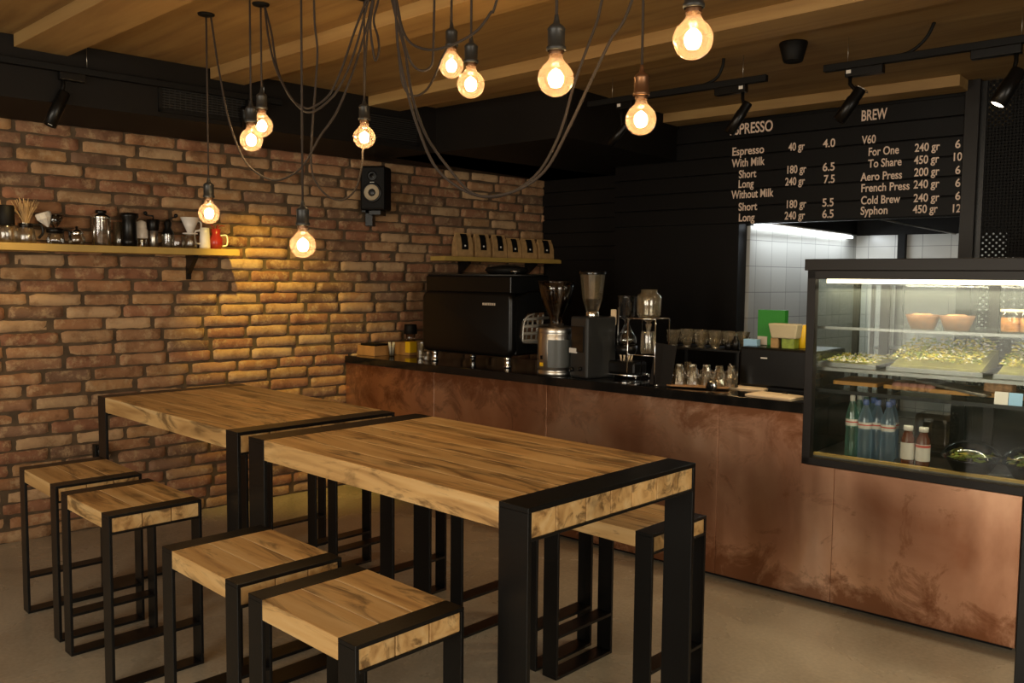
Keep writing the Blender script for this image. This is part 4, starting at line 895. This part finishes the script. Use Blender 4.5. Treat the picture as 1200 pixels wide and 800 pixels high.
# kitchen tube light
A_ = on(885, 263, pk + NW * .04, NW); B_ = on(998, 278, pk + NW * .04, NW)
t = thing('tube_light', 'white fluorescent tube light on the kitchen tiles', 'tube light', A_, 0)
D_ = B_ - A_
MB().tube([(0, 0, 0), D_], .011, 10).build('glowing_tube', 'led', t)
MB().tube([Vector((0, 0, .018)) - NW * .012, D_ + Vector((0, 0, .018)) - NW * .012], .013, 6).build('lamp_holder', 'label_white', t)
area('tube_glow', (A_ + B_) / 2 + NW * .05, (A_ + B_) / 2 + NW * .4 + Vector((0, 0, -.6)), 1.3, .03, 7, (.9, .96, 1))
# pipe across the dark part above the tiles
A_ = on(1018, 254, CNT(0, vb + .25), NC); B_ = on(1120, 274, CNT(0, vb + 1.2), NC)
tag(MB().tube([(0, 0, 0), B_ - A_], .006, 8).build('wall_rail', 'brushed_steel', None, 0, False, A_), 'thin grey rail in the dark kitchen above the tiles', 'rail')
# a dark shelf unit in the kitchen, seen through the case
t = thing('kitchen_rack', 'wire shelf rack against the kitchen tiles, seen past the case', 'rack', CNT(bu2 + .25, bv2 - .36, 0), TH_C)
for x in (0, .9):
    for y in (0, .3): MB().box(x, x + .025, y, y + .025, 0, 1.5).build('upright', 'black_steel', t)
for z in (.5, 1.0, 1.48): MB().box(0, .925, 0, .325, z, z + .012).build('rack_shelf', 'steel_tray', t)

# ================================================================== SHELVES ON THE BRICK WALL
def wall_shelf(name, lab, ua, ub, z0, z1, depth, brks, brk_h):
    t = thing(name, lab, 'shelf', WAL(ua, .02, 0), TH_W, 'wooden shelves on the brick wall')
    MB().box(0, depth - .02, 0, ub - ua, z0, z1).build('shelf_board', 'shelf_wood', t, .003)
    for u_ in brks:
        b = MB(); y0 = u_ - ua - .014
        for k in range(1):
            vs = [(0, y0, z0), (.13, y0, z0), (.13, y0, z0 - .016), (.02, y0, z0 - brk_h * .75), (.012, y0, z0 - brk_h), (0, y0, z0 - brk_h)]
            vs2 = [(x, y + .028, z) for x, y, z in vs]; n = 6
            b.add(vs + vs2, [tuple(range(n)), tuple(range(2 * n - 1, n - 1, -1))] + [(i, i + n, (i + 1) % n + n, (i + 1) % n) for i in range(n)])
        b.build('bracket', 'black_steel', t)
    return t
SD = .2
q1 = onW(281, 292.6, SD); zq1 = q1.z; zq0 = onW(281, 300, SD).z; uq = wuv(q1)[0]
zq1 = 1.664; zq0 = 1.624
wall_shelf('wall_shelf', 'long wooden shelf of coffee gear on the brick wall, left', -1.0, uq, zq0, zq1, SD, (wuv(onW(226, 300, .1))[0], -.5), .15)
q2 = onW(658, 303, SD); q3 = onW(521, 301, SD); ub2 = wuv(q2)[0]; ua2 = wuv(q3)[0]; z21 = (q2.z + q3.z) / 2; z20 = z21 - .035
wall_shelf('wall_shelf', 'short wooden shelf of coffee bags above the espresso machine', ua2, ub2, z20, z21, SD, (wuv(onW(541, 305, .05))[0], wuv(onW(619, 305, .05))[0]), .12)

def sh(px, v=.11, z=zq1): 
    p = onW(px, 285, v); return Vector((p.x, p.y, z + .0005))
SG = 'coffee gear on the left shelf'
def gear(name, lab, cat, px, v=.11): return thing(name, lab, cat, sh(px, v), TH_W)
m1 = mpx(sh(100))
t = gear('storage_jar', 'glass jar with a tall black lid at the far left of the shelf', 'jar', 8)
MB().lathe([(0, 0), (.045, 0), (.05, .008), (.05, .085), (.044, .095)], seg=20).build('jar_glass', 'cut_glass', t); MB().cyl(.042, .09, .20, r2=.04).build('lid', 'black_matt', t)
t = gear('coffee_server', 'glass server holding a spray of dried stems', 'coffee server', 31)
MB().lathe([(0, 0), (.044, 0), (.05, .01), (.044, .06), (.034, .095), (.036, .11)], seg=20).build('server_glass', 'cut_glass', t); MB().cyl(.036, .085, .108).build('black_collar', 'black_plastic', t)
b = MB(); rn = random.Random(5)
for k in range(60):
    a = rn.uniform(0, 6.28); rr = rn.uniform(.01, .07); hh_ = rn.uniform(.19, .245); b.tube(catmull([(0, 0, .05), (rr * .3 * math.cos(a), rr * .3 * math.sin(a), .13), (rr * math.cos(a), rr * math.sin(a), hh_)], 3), [.0013] * 6 + [.0022], 5)
tag(b.build('dried_stems', 'dry_stem', t), None, None, None, 'stuff')
b = MB(); b.tube(catmull([(0, .036, .10), (0, .075, .10), (0, .082, .06), (0, .06, .03)]), .007); b.build('handle', 'black_plastic', t)
t = gear('coffee_server', 'glass server with black band carrying a pale folded filter', 'coffee server', 65)
MB().lathe([(0, 0), (.04, 0), (.046, .01), (.042, .04), (.03, .065)], seg=20).build('server_glass', 'clear_glass', t); MB().lathe([(.03, .06), (.045, .064), (.046, .085), (.03, .09)], seg=20).build('black_collar', 'black_plastic', t)
b = MB(); b.tube(catmull([(0, .04, .08), (0, .07, .075), (0, .075, .04), (0, .082, .025)]), .006); b.build('handle', 'black_plastic', t)
MB().lathe([(.008, .09), (.02, .105), (.05, .16), (.047, .16), (.016, .105)], seg=20).build('glass_cone', 'clear_glass', t)
b = MB(); b.lathe([(.004, .1), (.04, .15), (.042, .175), (.036, .182)], (0, .0, 0), 9, Matrix.Rotation(.35, 4, 'X'), False); b.build('paper_filter', 'white_cotton', t)
t = gear('sugar_dispenser', 'small round glass pot with a chrome lid', 'sugar pot', 90)
MB().lathe([(0, 0), (.035, 0), (.045, .02), (.042, .045), (.032, .06)], seg=20).build('pot_glass', 'cut_glass', t); MB().lathe([(.034, .058), (.036, .07), (.024, .088), (.008, .094), (.01, .102), (0, .108)], seg=20).build('lid', 'chrome', t)
t = gear('french_press', 'glass french press with a chrome and black lid', 'french press', 119, .13)
MB().lathe([(0, 0), (.048, 0), (.05, .004), (.05, .16)], seg=22).build('beaker', 'cut_glass', t)
b = MB(); b.lathe([(.052, .158), (.053, .168), (.03, .18), (.028, .188), (0, .19)], seg=22); b.build('lid', 'chrome', t); MB().cyl(.03, .18, .20).build('lid_top', 'black_plastic', t)
b = MB(); 
for k in range(4):
    a = k * PI / 2 + .5; b.tube([(.053 * math.cos(a), .053 * math.sin(a), .0), (.053 * math.cos(a), .053 * math.sin(a), .155)], .004, 6)
b.build('press_frame', 'chrome', t)
tag(MB().lathe([(0, 0), (.032, 0), (.034, .004), (.034, .14), (.031, .14), (.031, .008), (0, .008)], seg=20).build('glass_cylinder', 'cut_glass', None, 0, False, sh(140, .09)), 'tall plain glass cylinder right of the french press', 'glass')
t = gear('coffee_canister', 'black canister with a flared lid in the middle of the shelf', 'canister', 152, .16)
MB().lathe([(0, 0), (.04, 0), (.046, .03), (.04, .04), (.038, .15), (.05, .17), (.05, .19), (0, .195)], seg=22).build('canister_body', 'black_plastic', t)
t = gear('wooden_mill', 'pale cream wooden mill with two dark bands', 'coffee mill', 166, .11)
MB().lathe([(0, .05), (.034, .05), (.036, .055), (.036, .10), (.03, .105), (.03, .115), (.028, .145), (.012, .155), (0, .158)], seg=20).build('mill_body', 'ceramic', t); MB().lathe([(0, 0), (.034, 0), (.036, .006), (.03, .05)], seg=20).build('mill_jar', 'cut_glass', t)
t = gear('hand_grinder', 'hand grinder with black funnel top and steel body', 'hand grinder', 180)
MB().cyl(.026, 0, .10).build('steel_body', 'brushed_steel', t); MB().cyl(.03, .098, .165, r2=.038).build('black_hopper', 'black_plastic', t)
b = MB(); b.tube([(0, 0, .16), (0, 0, .185), (0, -.045, .19)], .005); b.ball((0, -.045, .20), .012); b.build('crank', 'black_plastic', t)
t = gear('hand_grinder', 'glass jar hand grinder with round crank wheel', 'hand grinder', 197)
MB().lathe([(0, 0), (.036, 0), (.038, .005), (.036, .085)], seg=20).build('jar_glass', 'cut_glass', t); MB().lathe([(.037, .08), (.03, .10), (.018, .12), (.024, .15), (.012, .17), (0, .17)], seg=20).build('mill_top', 'black_plastic', t)
b = MB(); b.tube([(0, .0, .165), (0, .035, .185), (0, .05, .185)], .005); b.ball((0, .05, .195), .012); b.build('crank', 'black_plastic', t)
t = gear('coffee_server', 'low glass server with a glass handle beside the crank grinder', 'coffee server', 208, .13)
MB().lathe([(0, 0), (.038, 0), (.042, .01), (.036, .06), (.032, .075)], seg=20).build('server_glass', 'clear_glass', t)
b = MB(); b.tube(catmull([(0, .034, .065), (0, .07, .06), (0, .065, .02), (0, .038, .015)]), .005); b.build('handle', 'clear_glass', t)
t = gear('pour_over_set', 'white ribbed dripper sitting on a glass server', 'coffee dripper', 223)
MB().lathe([(0, 0), (.036, 0), (.042, .01), (.036, .06), (.028, .085)], seg=20).build('server_glass', 'cut_glass', t)
b = MB(); b.lathe([(.012, .085), (.045, .088), (.045, .094), (.018, .097), (.055, .185), (.058, .188), (.052, .187), (.014, .1)], seg=24); b.build('dripper_cone', 'ceramic', t)
b = MB(); b.tube(catmull([(0, .03, .11), (0, .065, .12), (0, .068, .16), (0, .05, .17)]), .005); b.build('handle', 'ceramic', t)
t = gear('milk_jug', 'cream pouring jug under the low hanging bulb', 'jug', 240, .12)
MB().lathe([(0, 0), (.03, 0), (.034, .01), (.03, .09), (.027, .13), (.024, .13), (.028, .02), (0, .01)], seg=20).build('jug_body', 'ceramic', t)
b = MB(); b.tube(catmull([(0, -.028, .11), (0, -.06, .10), (0, -.058, .04), (0, -.032, .03)]), .005); b.build('handle', 'ceramic', t)
t = gear('red_carafe', 'red glass carafe with curly handle at the shelf\'s right end', 'carafe', 253, .12)
MB().lathe([(0, 0), (.03, 0), (.042, .03), (.042, .06), (.026, .09), (.03, .125), (.027, .125), (.022, .09)], seg=20).build('carafe_body', 'red_glass', t)
b = MB(); b.tube(catmull([(0, .03, .085), (0, .07, .085), (0, .072, .03), (0, .04, .02)]), .005); b.build('handle', 'ceramic', t)
b = MB()
for k in range(5): a = k * 1.3; b.tube(catmull([(0, 0, .12), (.02 * math.cos(a), .03 * math.sin(a), .145), (.03 * math.cos(a), .055 * math.sin(a), .135 + .01 * k)], 4), .0025, 5)
b.build('ribbon', 'red_glass', t)

# coffee bags on the right shelf
bag_ls = ('coffee bag at the left end of the short shelf', 'second coffee bag from the left on the short shelf', 'third coffee bag from the left on the short shelf', 'first of the three smaller coffee bags, beside the tall ones', 'smaller coffee bag between two others, fifth in the row', 'coffee bag at the right end of the short shelf')
for i, (xa, xb) in enumerate(((532, 552), (554, 573), (575, 592), (592, 609), (609, 627), (628, 647))):
    p = onW((xa + xb) / 2, 290, .11); p.z = z21 + .0005; wv = (wuv(onW(xb, 290, .11))[0] - wuv(onW(xa, 290, .11))[0]) * .94; hb = .185 if i < 3 else .165
    t = thing('coffee_bag', bag_ls[i], 'coffee bag', p, TH_W + random.uniform(-.08, .08), 'kraft coffee bags on the short shelf')
    b = MB(); d_ = .065
    for y0, ysg in ((0, 1),):
        vs = []
        for zf, df in ((0, 1), (.08, 1.05), (.5, .95), (.8, .55), (.93, .12), (1, .1)):
            z = zf * hb; hw = wv / 2 * (1 - .05 * (zf > .6)); hd = d_ / 2 * df
            vs += [(hd, -hw, z), (hd, 0, z + 0), (hd, hw, z), (0, hw * .96, z), (-hd, hw, z), (-hd, -hw, z), (0, -hw * .96, z)]
        fs = [(k * 7 + i_, k * 7 + (i_ + 1) % 7, (k + 1) * 7 + (i_ + 1) % 7, (k + 1) * 7 + i_) for k in range(5) for i_ in range(7)] + [tuple(range(6, -1, -1)), tuple(35 + q for q in range(7))]
        b.add(vs, fs)
    b.build('bag_body', 'kraft', t, .002)
    lb = MB(); lb.add([(d_ / 2 * 1.07 + .0012, -wv * .2, hb * .3), (d_ / 2 * 1.07 + .0012, wv * .2, hb * .3), (d_ / 2 * .97 + .0012, wv * .2, hb * .55), (d_ / 2 * .97 + .0012, -wv * .2, hb * .55), (d_ / 2 * .60 + .0012, wv * .2, hb * .82), (d_ / 2 * .60 + .0012, -wv * .2, hb * .82), (d_ / 2 * .18 + .001, wv * .2, hb * .96), (d_ / 2 * .18 + .001, -wv * .2, hb * .96)], [(0, 1, 2, 3), (3, 2, 4, 5), (5, 4, 6, 7)])
    l = lb.build('bag_label', 'black_matt', t)
    MB().ball((d_ / 2 * .97 + .003, 0, hb * .46), .008, 10, 6).build('label_dot', 'label_white', l)
    MB().add([(d_ / 2 * 1.06 + .002, -wv * .2, hb * .14), (d_ / 2 * 1.06 + .002, wv * .2, hb * .14), (d_ / 2 * 1.06 + .002, wv * .2, hb * .3), (d_ / 2 * 1.06 + .002, -wv * .2, hb * .3)], [(0, 1, 2, 3)]) if False else None

# ================================================================== LOUDSPEAKER
ps = onW(436, 220, .20); us, vs_ = wuv(ps)
t = thing('loudspeaker', 'black loudspeaker with a pale cone ring on the brick wall', 'loudspeaker', ps, TH_W - math.radians(52))
hw, hh_ = .082, .14
t.scale = (1.1, 1.1, 1.1)
b = MB(); b.box(-.15, 0, -hw, hw, -hh_, hh_); b.build('cabinet', 'black_matt', t, .014)
My = Matrix.Rotation(PI / 2, 4, 'Y')
b = MB(); b.lathe([(.064, 0), (.060, .006), (.05, .004), (.045, -.004)], (0, 0, 0), 32, Matrix.Translation((.002, 0, -.03)) @ My); b.build('woofer_surround', 'black_plastic', t)
b = MB(); b.lathe([(.050, .006), (.040, .001), (.028, .002), (0.024, .001)], (0, 0, 0), 32, Matrix.Translation((.004, 0, -.03)) @ My); b.build('woofer_cone', 'speaker_cone', t)
b = MB(); b.ball((0, 0, 0), .024, 20, 8, .4, Matrix.Translation((.004, 0, -.03)) @ My); b.build('dust_cap', 'dark_grey', t)
b = MB(); b.lathe([(.032, 0), (.03, .005), (.022, .001), (.012, .004), (0, .008)], (0, 0, 0), 28, Matrix.Translation((.001, 0, .075)) @ My); b.build('tweeter', 'black_plastic', t)
MB().box(-.001, .002, -.014, .014, .030, .037).build('badge', 'label_white', t); MB().box(-.02, .0015, -.055, .055, -.122, -.108).build('bass_port', 'black_matt', t)
b = MB(); b.box(-.16, -.10, -hw + .0, -hw + .05, -.235, -.135); b.box(-.16, .0, -hw + .01, -hw + .04, -.155, -.14); b.box(-.13, -.02, -.03, .05, -.17, -.14); b.build('bracket', 'black_steel', t, .003)

# socket box on the bricks near the far table
p = onW(115.5, 527, .02); t = thing('wall_socket', 'small black electrical box on the bricks by the far table leg', 'socket', p, TH_W)
MB().box(0, .05, -.035, .035, -.04, .04).build('box_body', 'black_plastic', t, .005); MB().cyl(.018, 0, .006, M=Matrix.Translation((.05, 0, 0)) @ My).build('socket_face', 'dark_grey', t)

# ================================================================== TRACK LIGHTS
def track(lab, A_, B_, feed=None, wires=()):
    t = thing('light_track', lab, 'light track', A_, 0, 'black light tracks')
    D_ = B_ - A_; th = math.atan2(D_.y, D_.x); L = D_.length
    b = MB(); b.box(0, L, -.017, .017, -.016, .016, Matrix.Rotation(th, 4, 'Z')); b.build('rail', 'black_matt', t, .003)
    for w_ in wires:
        q = D_ * w_; MB().tube([q + Vector((0, 0, .016)), (q.x, q.y, ZC - A_.z)], .0012, 5).build('suspension_wire', 'brushed_steel', t)
    if feed:
        MB().tube(catmull([p - A_ for p in feed], 6), .008, 8).build('feed_cable', 'black_matt', t)
    return t
def lamp(lab, attach, back, front, adapter_dir, r=.029, face='lamp_face_dim', ad_len=.15, label_card=True, ring=False):
    t = thing('track_spotlight', lab, 'spotlight', attach, 0, 'track spotlights')
    a = Vector(adapter_dir).normalized(); th = math.atan2(a.y, a.x); Rz = Matrix.Rotation(th, 4, 'Z')
    MB().box(-.02, ad_len, -.02, .02, -.055, -.0165, Rz).build('adapter', 'black_plastic', t, .004)
    bk, fr = back - attach, front - attach; d = (fr - bk)
    j = bk + d * .25
    MB().tube([(0, 0, -.05), (0, 0, -.085), j + Vector((0, 0, .03)), j], .009, 8).build('stem', 'black_plastic', t)
    q = d.to_track_quat('Z', 'Y').to_matrix().to_4x4(); M = Matrix.Translation(bk) @ q; L = d.length
    MB().lathe([(0, 0), (r * .8, 0), (r * .88, .006), (r * .88, L * .3), (r, L * .34), (r, L), (r * .9, L), (r * .85, L * .93), (0, L * .93)], (0, 0, 0), 24, M).build('barrel', 'black_plastic', t)
    MB().lathe([(0, L * .935), (r * .86, L * .94)], (0, 0, 0), 24, M).build('lamp_lens', face, t)
    if label_card: MB().cbox((.0, -.022 if abs(a.x) > .5 else 0, -.033), (.022, .001, .016)).build('sticker', 'label_white', t)
    if ring: MB().tube([(r * 1.2 * math.cos(k * .63) + bk.x * 0, r * 1.2 * math.sin(k * .63), 0) for k in range(11)], .002, 5).build('hanging_ring', 'brushed_steel', t).matrix_local = M
    return t
V1 = .72; 
A_ = onW(-40, 60, V1); B_ = onW(330, 126, V1); A_.z = B_.z = 2.5
track('black light track along the duct above the brick wall', A_, B_, None, (.33, .93))
at1 = onW(74, 84, V1); at1.z = 2.5
lamp('black spotlight at the upper left, pointing down left', at1, onW(76, 108, V1), onW(58, 147, V1), DW, .03, 'lamp_face_dim', .10)
at2 = Vector((-4.487, 2.555, 2.5)); LB = Vector((-4.45, 2.50, 2.43)); TGT = WAL(1.72, 0, 1.03)
dr = (TGT - LB).normalized(); lamp('black spotlight on the left track that lights the brick wall', at2, LB, LB + dr * .12, DW, .028, 'lamp_face', .10, False)
spot('wall_spot_beam', LB + dr * .125, TGT, SPOT_WALL, (1, .70, .12), 62, .9, .02)
spot('shelf_spot_beam', onW(58, 147, V1) + Vector((0, -.03, -.01)), WAL(-.1, .1, 1.58), 20, (1, .68, .26), 60, .9, .02)
VC = uv(Vector((-2.4, 3.99, 0)))[1]
A_ = onC(690, 125, VC); B_ = onC(899, 90, VC); A_.z = B_.z = 2.5
track('black light track above the counter, left of the menu lamps', A_, B_, [onC(735, 118, VC), onC(800, 106, VC), onC(835, 95, VC), onC(846, 80, VC), onC(848, 71, VC) + Vector((0, 0, .02))], (.15, .88))
A2 = onC(966, 80, VC); B2 = onC(1290, 32, VC); A2.z = B2.z = 2.5
track('black light track above the display case at the upper right', A2, B2, [onC(1040, 68, VC), onC(1066, 61, VC), onC(1085, 45, VC), onC(1095, 26, VC)], (.10, .75))
def cz(px, py, z=2.5): p = onC(px, py, VC); p.z = z; return p
p = cz(871, 92); lamp('dim black spotlight in front of the word ESPRESSO', p, onC(877, 120, VC), onC(858, 157, VC) + Vector((0, -.03, 0)), -DC, .027)
p = cz(997, 74); lamp('black spotlight left of the word BREW, aimed down', p, onC(1009, 104, VC), onC(986, 143, VC) + Vector((0, -.03, 0)), DC, .03, 'lamp_face_dim', .15, True, True)
p = cz(1192, 48); lamp('lit black spotlight at the upper right corner', p, onC(1194, 82, VC), onC(1172, 126, VC) + Vector((0, -.05, 0)), -DC, .033, 'lamp_face', .17, False)
p = cz(728, 118); lamp('small spotlight half hidden behind the hanging bulbs', p, onC(734, 146, VC), onC(717, 170, VC) + Vector((0, -.02, 0)), DC, .022, 'lamp_face_dim', .08)
q = onC(1172, 126, VC); spot('case_spot_beam', q + Vector((-.02, -.08, -.03)), q + Vector((-.45, -1.2, -2.4)), 22, (1, .78, .5), 75, .8, .03)
q = onC(986, 143, VC); spot('counter_spot_beam', q + Vector((-.02, -.05, -.03)), CNT(2.75, .2, .94), 26, (1, .72, .42), 60, .8, .03)
q = onC(717, 170, VC); spot('bag_spot_beam', q + Vector((-.03, -.02, -.03)), onW(622, 290, .1), 9, (1, .72, .34), 16, .8, .02)
p = onz(930, 50, ZC); t = thing('ceiling_speaker', 'black cone shaped fitting on the wooden ceiling', 'ceiling fitting', p, 0)
MB().lathe([(0, 0), (.064, 0), (.066, -.006), (.046, -.085), (.042, -.09), (.036, -.084), (0, -.084)], seg=28).build('housing', 'black_matt', t); MB().lathe([(.036, -.083), (.02, -.08), (0, -.079)], seg=24).build('inner_lens', 'dark_grey', t)

# ================================================================== HANGING BULBS
RB = .0455
def cord_to(pts, r=.0032): return MB().tube(pts, r, 8)
bul = [('A', 294.5, 164, 12.3, 'small hanging bulb, lower of the close pair at left'), ('B', 307, 147.5, 12, 'small hanging bulb, upper of the close pair at left'), ('C', 245, 250, 11.2, 'lowest left bulb, hanging before the shelf of coffee gear'),
 ('D', 427, 161, 13, 'hanging bulb just above the loudspeaker'), ('E', 355, 287, 15, 'lowest hanging bulb, over the gap between the tables'), ('F', 529, 77, 14.3, 'top centre bulb, left of the close pair'),
 ('G', 551.8, 98.8, 16, 'top centre bulb, right of the close pair'), ('H', 651.3, 92, 21, 'large bulb right of the centre pair'), ('I', 751, 140, 18, 'bulb with copper coloured socket before the light track'), ('J', 812, 46, 23.5, 'largest and nearest bulb, at the top right')]
proto = None; BP = {}
for (k, x, y, r_, lab) in bul:
    dist = F_PX * RB / r_; d = ray(x, y)
    p = EYE + d * dist
    if k == 'A': p = EYE + d * 3.48
    if k == 'C': c = onz(247, 17, ZC); p = on(x, y, c, Vector((c.x, c.y, 0)).normalized())
    if k == 'B': c = onz(310, 5, ZC); p = on(x, y, c, Vector((c.x, c.y, 0)).normalized())
    BP[k] = p
    t = thing('pendant_bulb', lab, 'hanging lamp', (p.x, p.y, p.z), 0, 'bare filament bulbs on cords')
    g = MB().lathe([(.0165, .072), (.0165, .056), (.0178, .0495), (.0215, .0425), (.028, .0358), (.0345, .0295), (.0405, .0205), (.0442, .0105), (.0455, 0), (.0440, -.0115), (.0405, -.0207), (.0343, -.0299), (.0262, -.0372), (.0165, -.0424), (.008, -.0448), (0, -.0455)], seg=32).build('glass_globe', 'bulb_glass', t)
    MB().lathe([(0, -.023), (.012, -.020), (.0180, -.010), (.0195, 0), (.0170, .011), (.009, .020), (0, .024)], seg=16).build('glowing_filament', 'filament', g)
    MB().tube([(0, 0, .02), (0, 0, .066)], .003, 8).build('filament_support', 'lid_glass', g)
    MB().lathe([(.0185, .058), (.019, .064), (.018, .070), (.016, .072)], seg=20).build('brass_collar', 'bronze', t)
    sm = 'bronze' if k in 'I' else 'black_plastic'
    MB().lathe([(.0215, .068), (.025, .070), (.025, .078), (.022, .080), (.022, .118), (.0235, .122), (.018, .130), (.009, .136), (.006, .15), (.005, .158), (0, .16)], seg=28).build('socket', 'bronze' if k == 'I' else 'dark_grey', t)
    lt = bpy.data.lights.new('bulb_light', 'POINT'); lt.energy = 0
    top = Vector((0, 0, ZC - p.z))
    MB().tube([(0, 0, .155), (0, 0, top.z * .6), (0, 0, top.z - .01)], .0040, 8).build('cord', 'cord', t)
    MB().lathe([(0, -.014), (.008, -.014), (.034, -.006), (.036, 0), (0, 0)], (0, 0, top.z), 24).build('ceiling_rose', 'black_matt', t)
    bpy.data.lights.remove(lt)
def swag(lab, pts, d0, d1, a_top=True, b_top=True, r=.0040, ends=None):
    n = len(pts); P = [atd(x, y, d0 + (d1 - d0) * i / (n - 1)) for i, (x, y) in enumerate(pts)]
    def cap(Q):
        while len(Q) > 3 and Q[-1].z > ZC - .02: Q = Q[:-1]
        g = Q[-1] - Q[-2]; k_ = (ZC - .003 - Q[-1].z) / max(g.z, .02); h_ = Vector((g.x, g.y, 0)) * k_
        if h_.length > .12: h_ = h_.normalized() * .12
        return Q + [Vector((Q[-1].x + h_.x, Q[-1].y + h_.y, ZC - .003))]
    if ends and ends[0] is not None: P = [ends[0]] + P[1:]
    elif a_top: P = cap(P[::-1])[::-1]
    if ends and ends[1] is not None: P = P[:-1] + [ends[1]]
    elif b_top: P = cap(P)
    base = P[0]
    o = MB().tube([q - base for q in catmull(P, 7)], .0042, 8).build('hanging_cord', 'cord', None, 0, False, base)
    tag(o, lab, 'cord', 'looping fabric lamp cords'); return o
def dpt(p): return (WM.transposed() @ (p - EYE)).z
r1 = onz(247, 17, ZC) - Vector((0, 0, .004)); r2 = onz(310, 5, ZC) - Vector((0, 0, .004))
d1, d2 = dpt(r1), dpt(r2); dm = 3.1
swag('long cord swagging from the leftmost ceiling hook under the bulb pair', [(247.5, 18), (253, 60), (258, 90), (268, 140), (285, 185), (305, 205), (325, 211), (345, 203), (358, 190), (375, 160), (395, 130), (415, 80), (430, 30), (436, 2)], d1, dm, False, True, .0034, (r1, None))
swag('upper cord looping from the hook above the bulb pair', [(311, 6), (318, 38), (325, 80), (340, 114), (355, 125), (365, 126), (385, 112), (400, 82), (415, 38), (428, 4)], d2, dm, False, True, .0034, (r2, None))
swag('lower cord looping from the hook above the bulb pair', [(311, 6), (314, 40), (322, 76), (335, 105), (352, 127), (366, 131), (385, 118), (400, 98), (415, 62), (431, 4)], d2, dm, False, True, .0034, (r2, None))
swag('cord hanging down behind the lowest bulb and up past the loudspeaker bulb', [(368, 2), (369, 30), (372, 62), (369, 110), (366, 150), (365, 195), (372, 216), (385, 230), (402, 234), (417, 221), (424, 195), (425, 178), (426.5, 150)], 3.3, dpt(BP['D']) + .06, True, False)
swag('short narrow cord loop beside the centre cords', [(437, 3), (434, 30), (437, 58), (440, 71), (444, 60), (443, 44), (438, 24), (443, 2)], 3.0, 3.05)
swag('big outer cord loop in front of the dark box', [(463, 2), (467, 58), (478, 110), (490, 150), (510, 195), (540, 221), (570, 231), (600, 225), (630, 203), (650, 170), (662, 138), (670, 108), (680, 78), (700, 24), (705, 2)], 2.6, 2.4)
swag('big inner cord loop crossing the outer one at its bottom', [(460, 2), (467, 32), (475, 62), (483, 112), (500, 160), (530, 202), (552, 225), (575, 230), (610, 221), (640, 198), (665, 153), (690, 100), (715, 48), (740, 2)], 2.7, 2.3)
swag('shallow cord swag passing between the two top centre bulbs', [(465, 2), (471, 32), (481, 50), (500, 58), (520, 56), (540, 48), (560, 35), (575, 15), (582, 1)], 2.75, 2.6)
swag('cord hooking up short just left of the centre bulbs', [(464, 3), (468, 22), (474, 52), (483, 75), (495, 83), (506, 76), (508, 50), (509, 2)], 2.85, 2.9)
swag('cord dipping behind the left centre bulb', [(463, 4), (466, 50), (472, 98), (484, 112), (498, 107), (508, 92), (517, 70), (527, 45), (529, 2)], 3.0, 3.25)
swag('straight extra cord beside the one of the lowest bulb', [(357, 2), (357, 60), (356, 120)], dpt(BP['E']) + .05, dpt(BP['E']) + .05, True, False) if False else None
swag('cord bundle curving down to the loudspeaker bulb', [(438, 2), (433, 20), (429, 60), (427.5, 100), (427, 118)], 3.1, dpt(BP['D']), True, False)
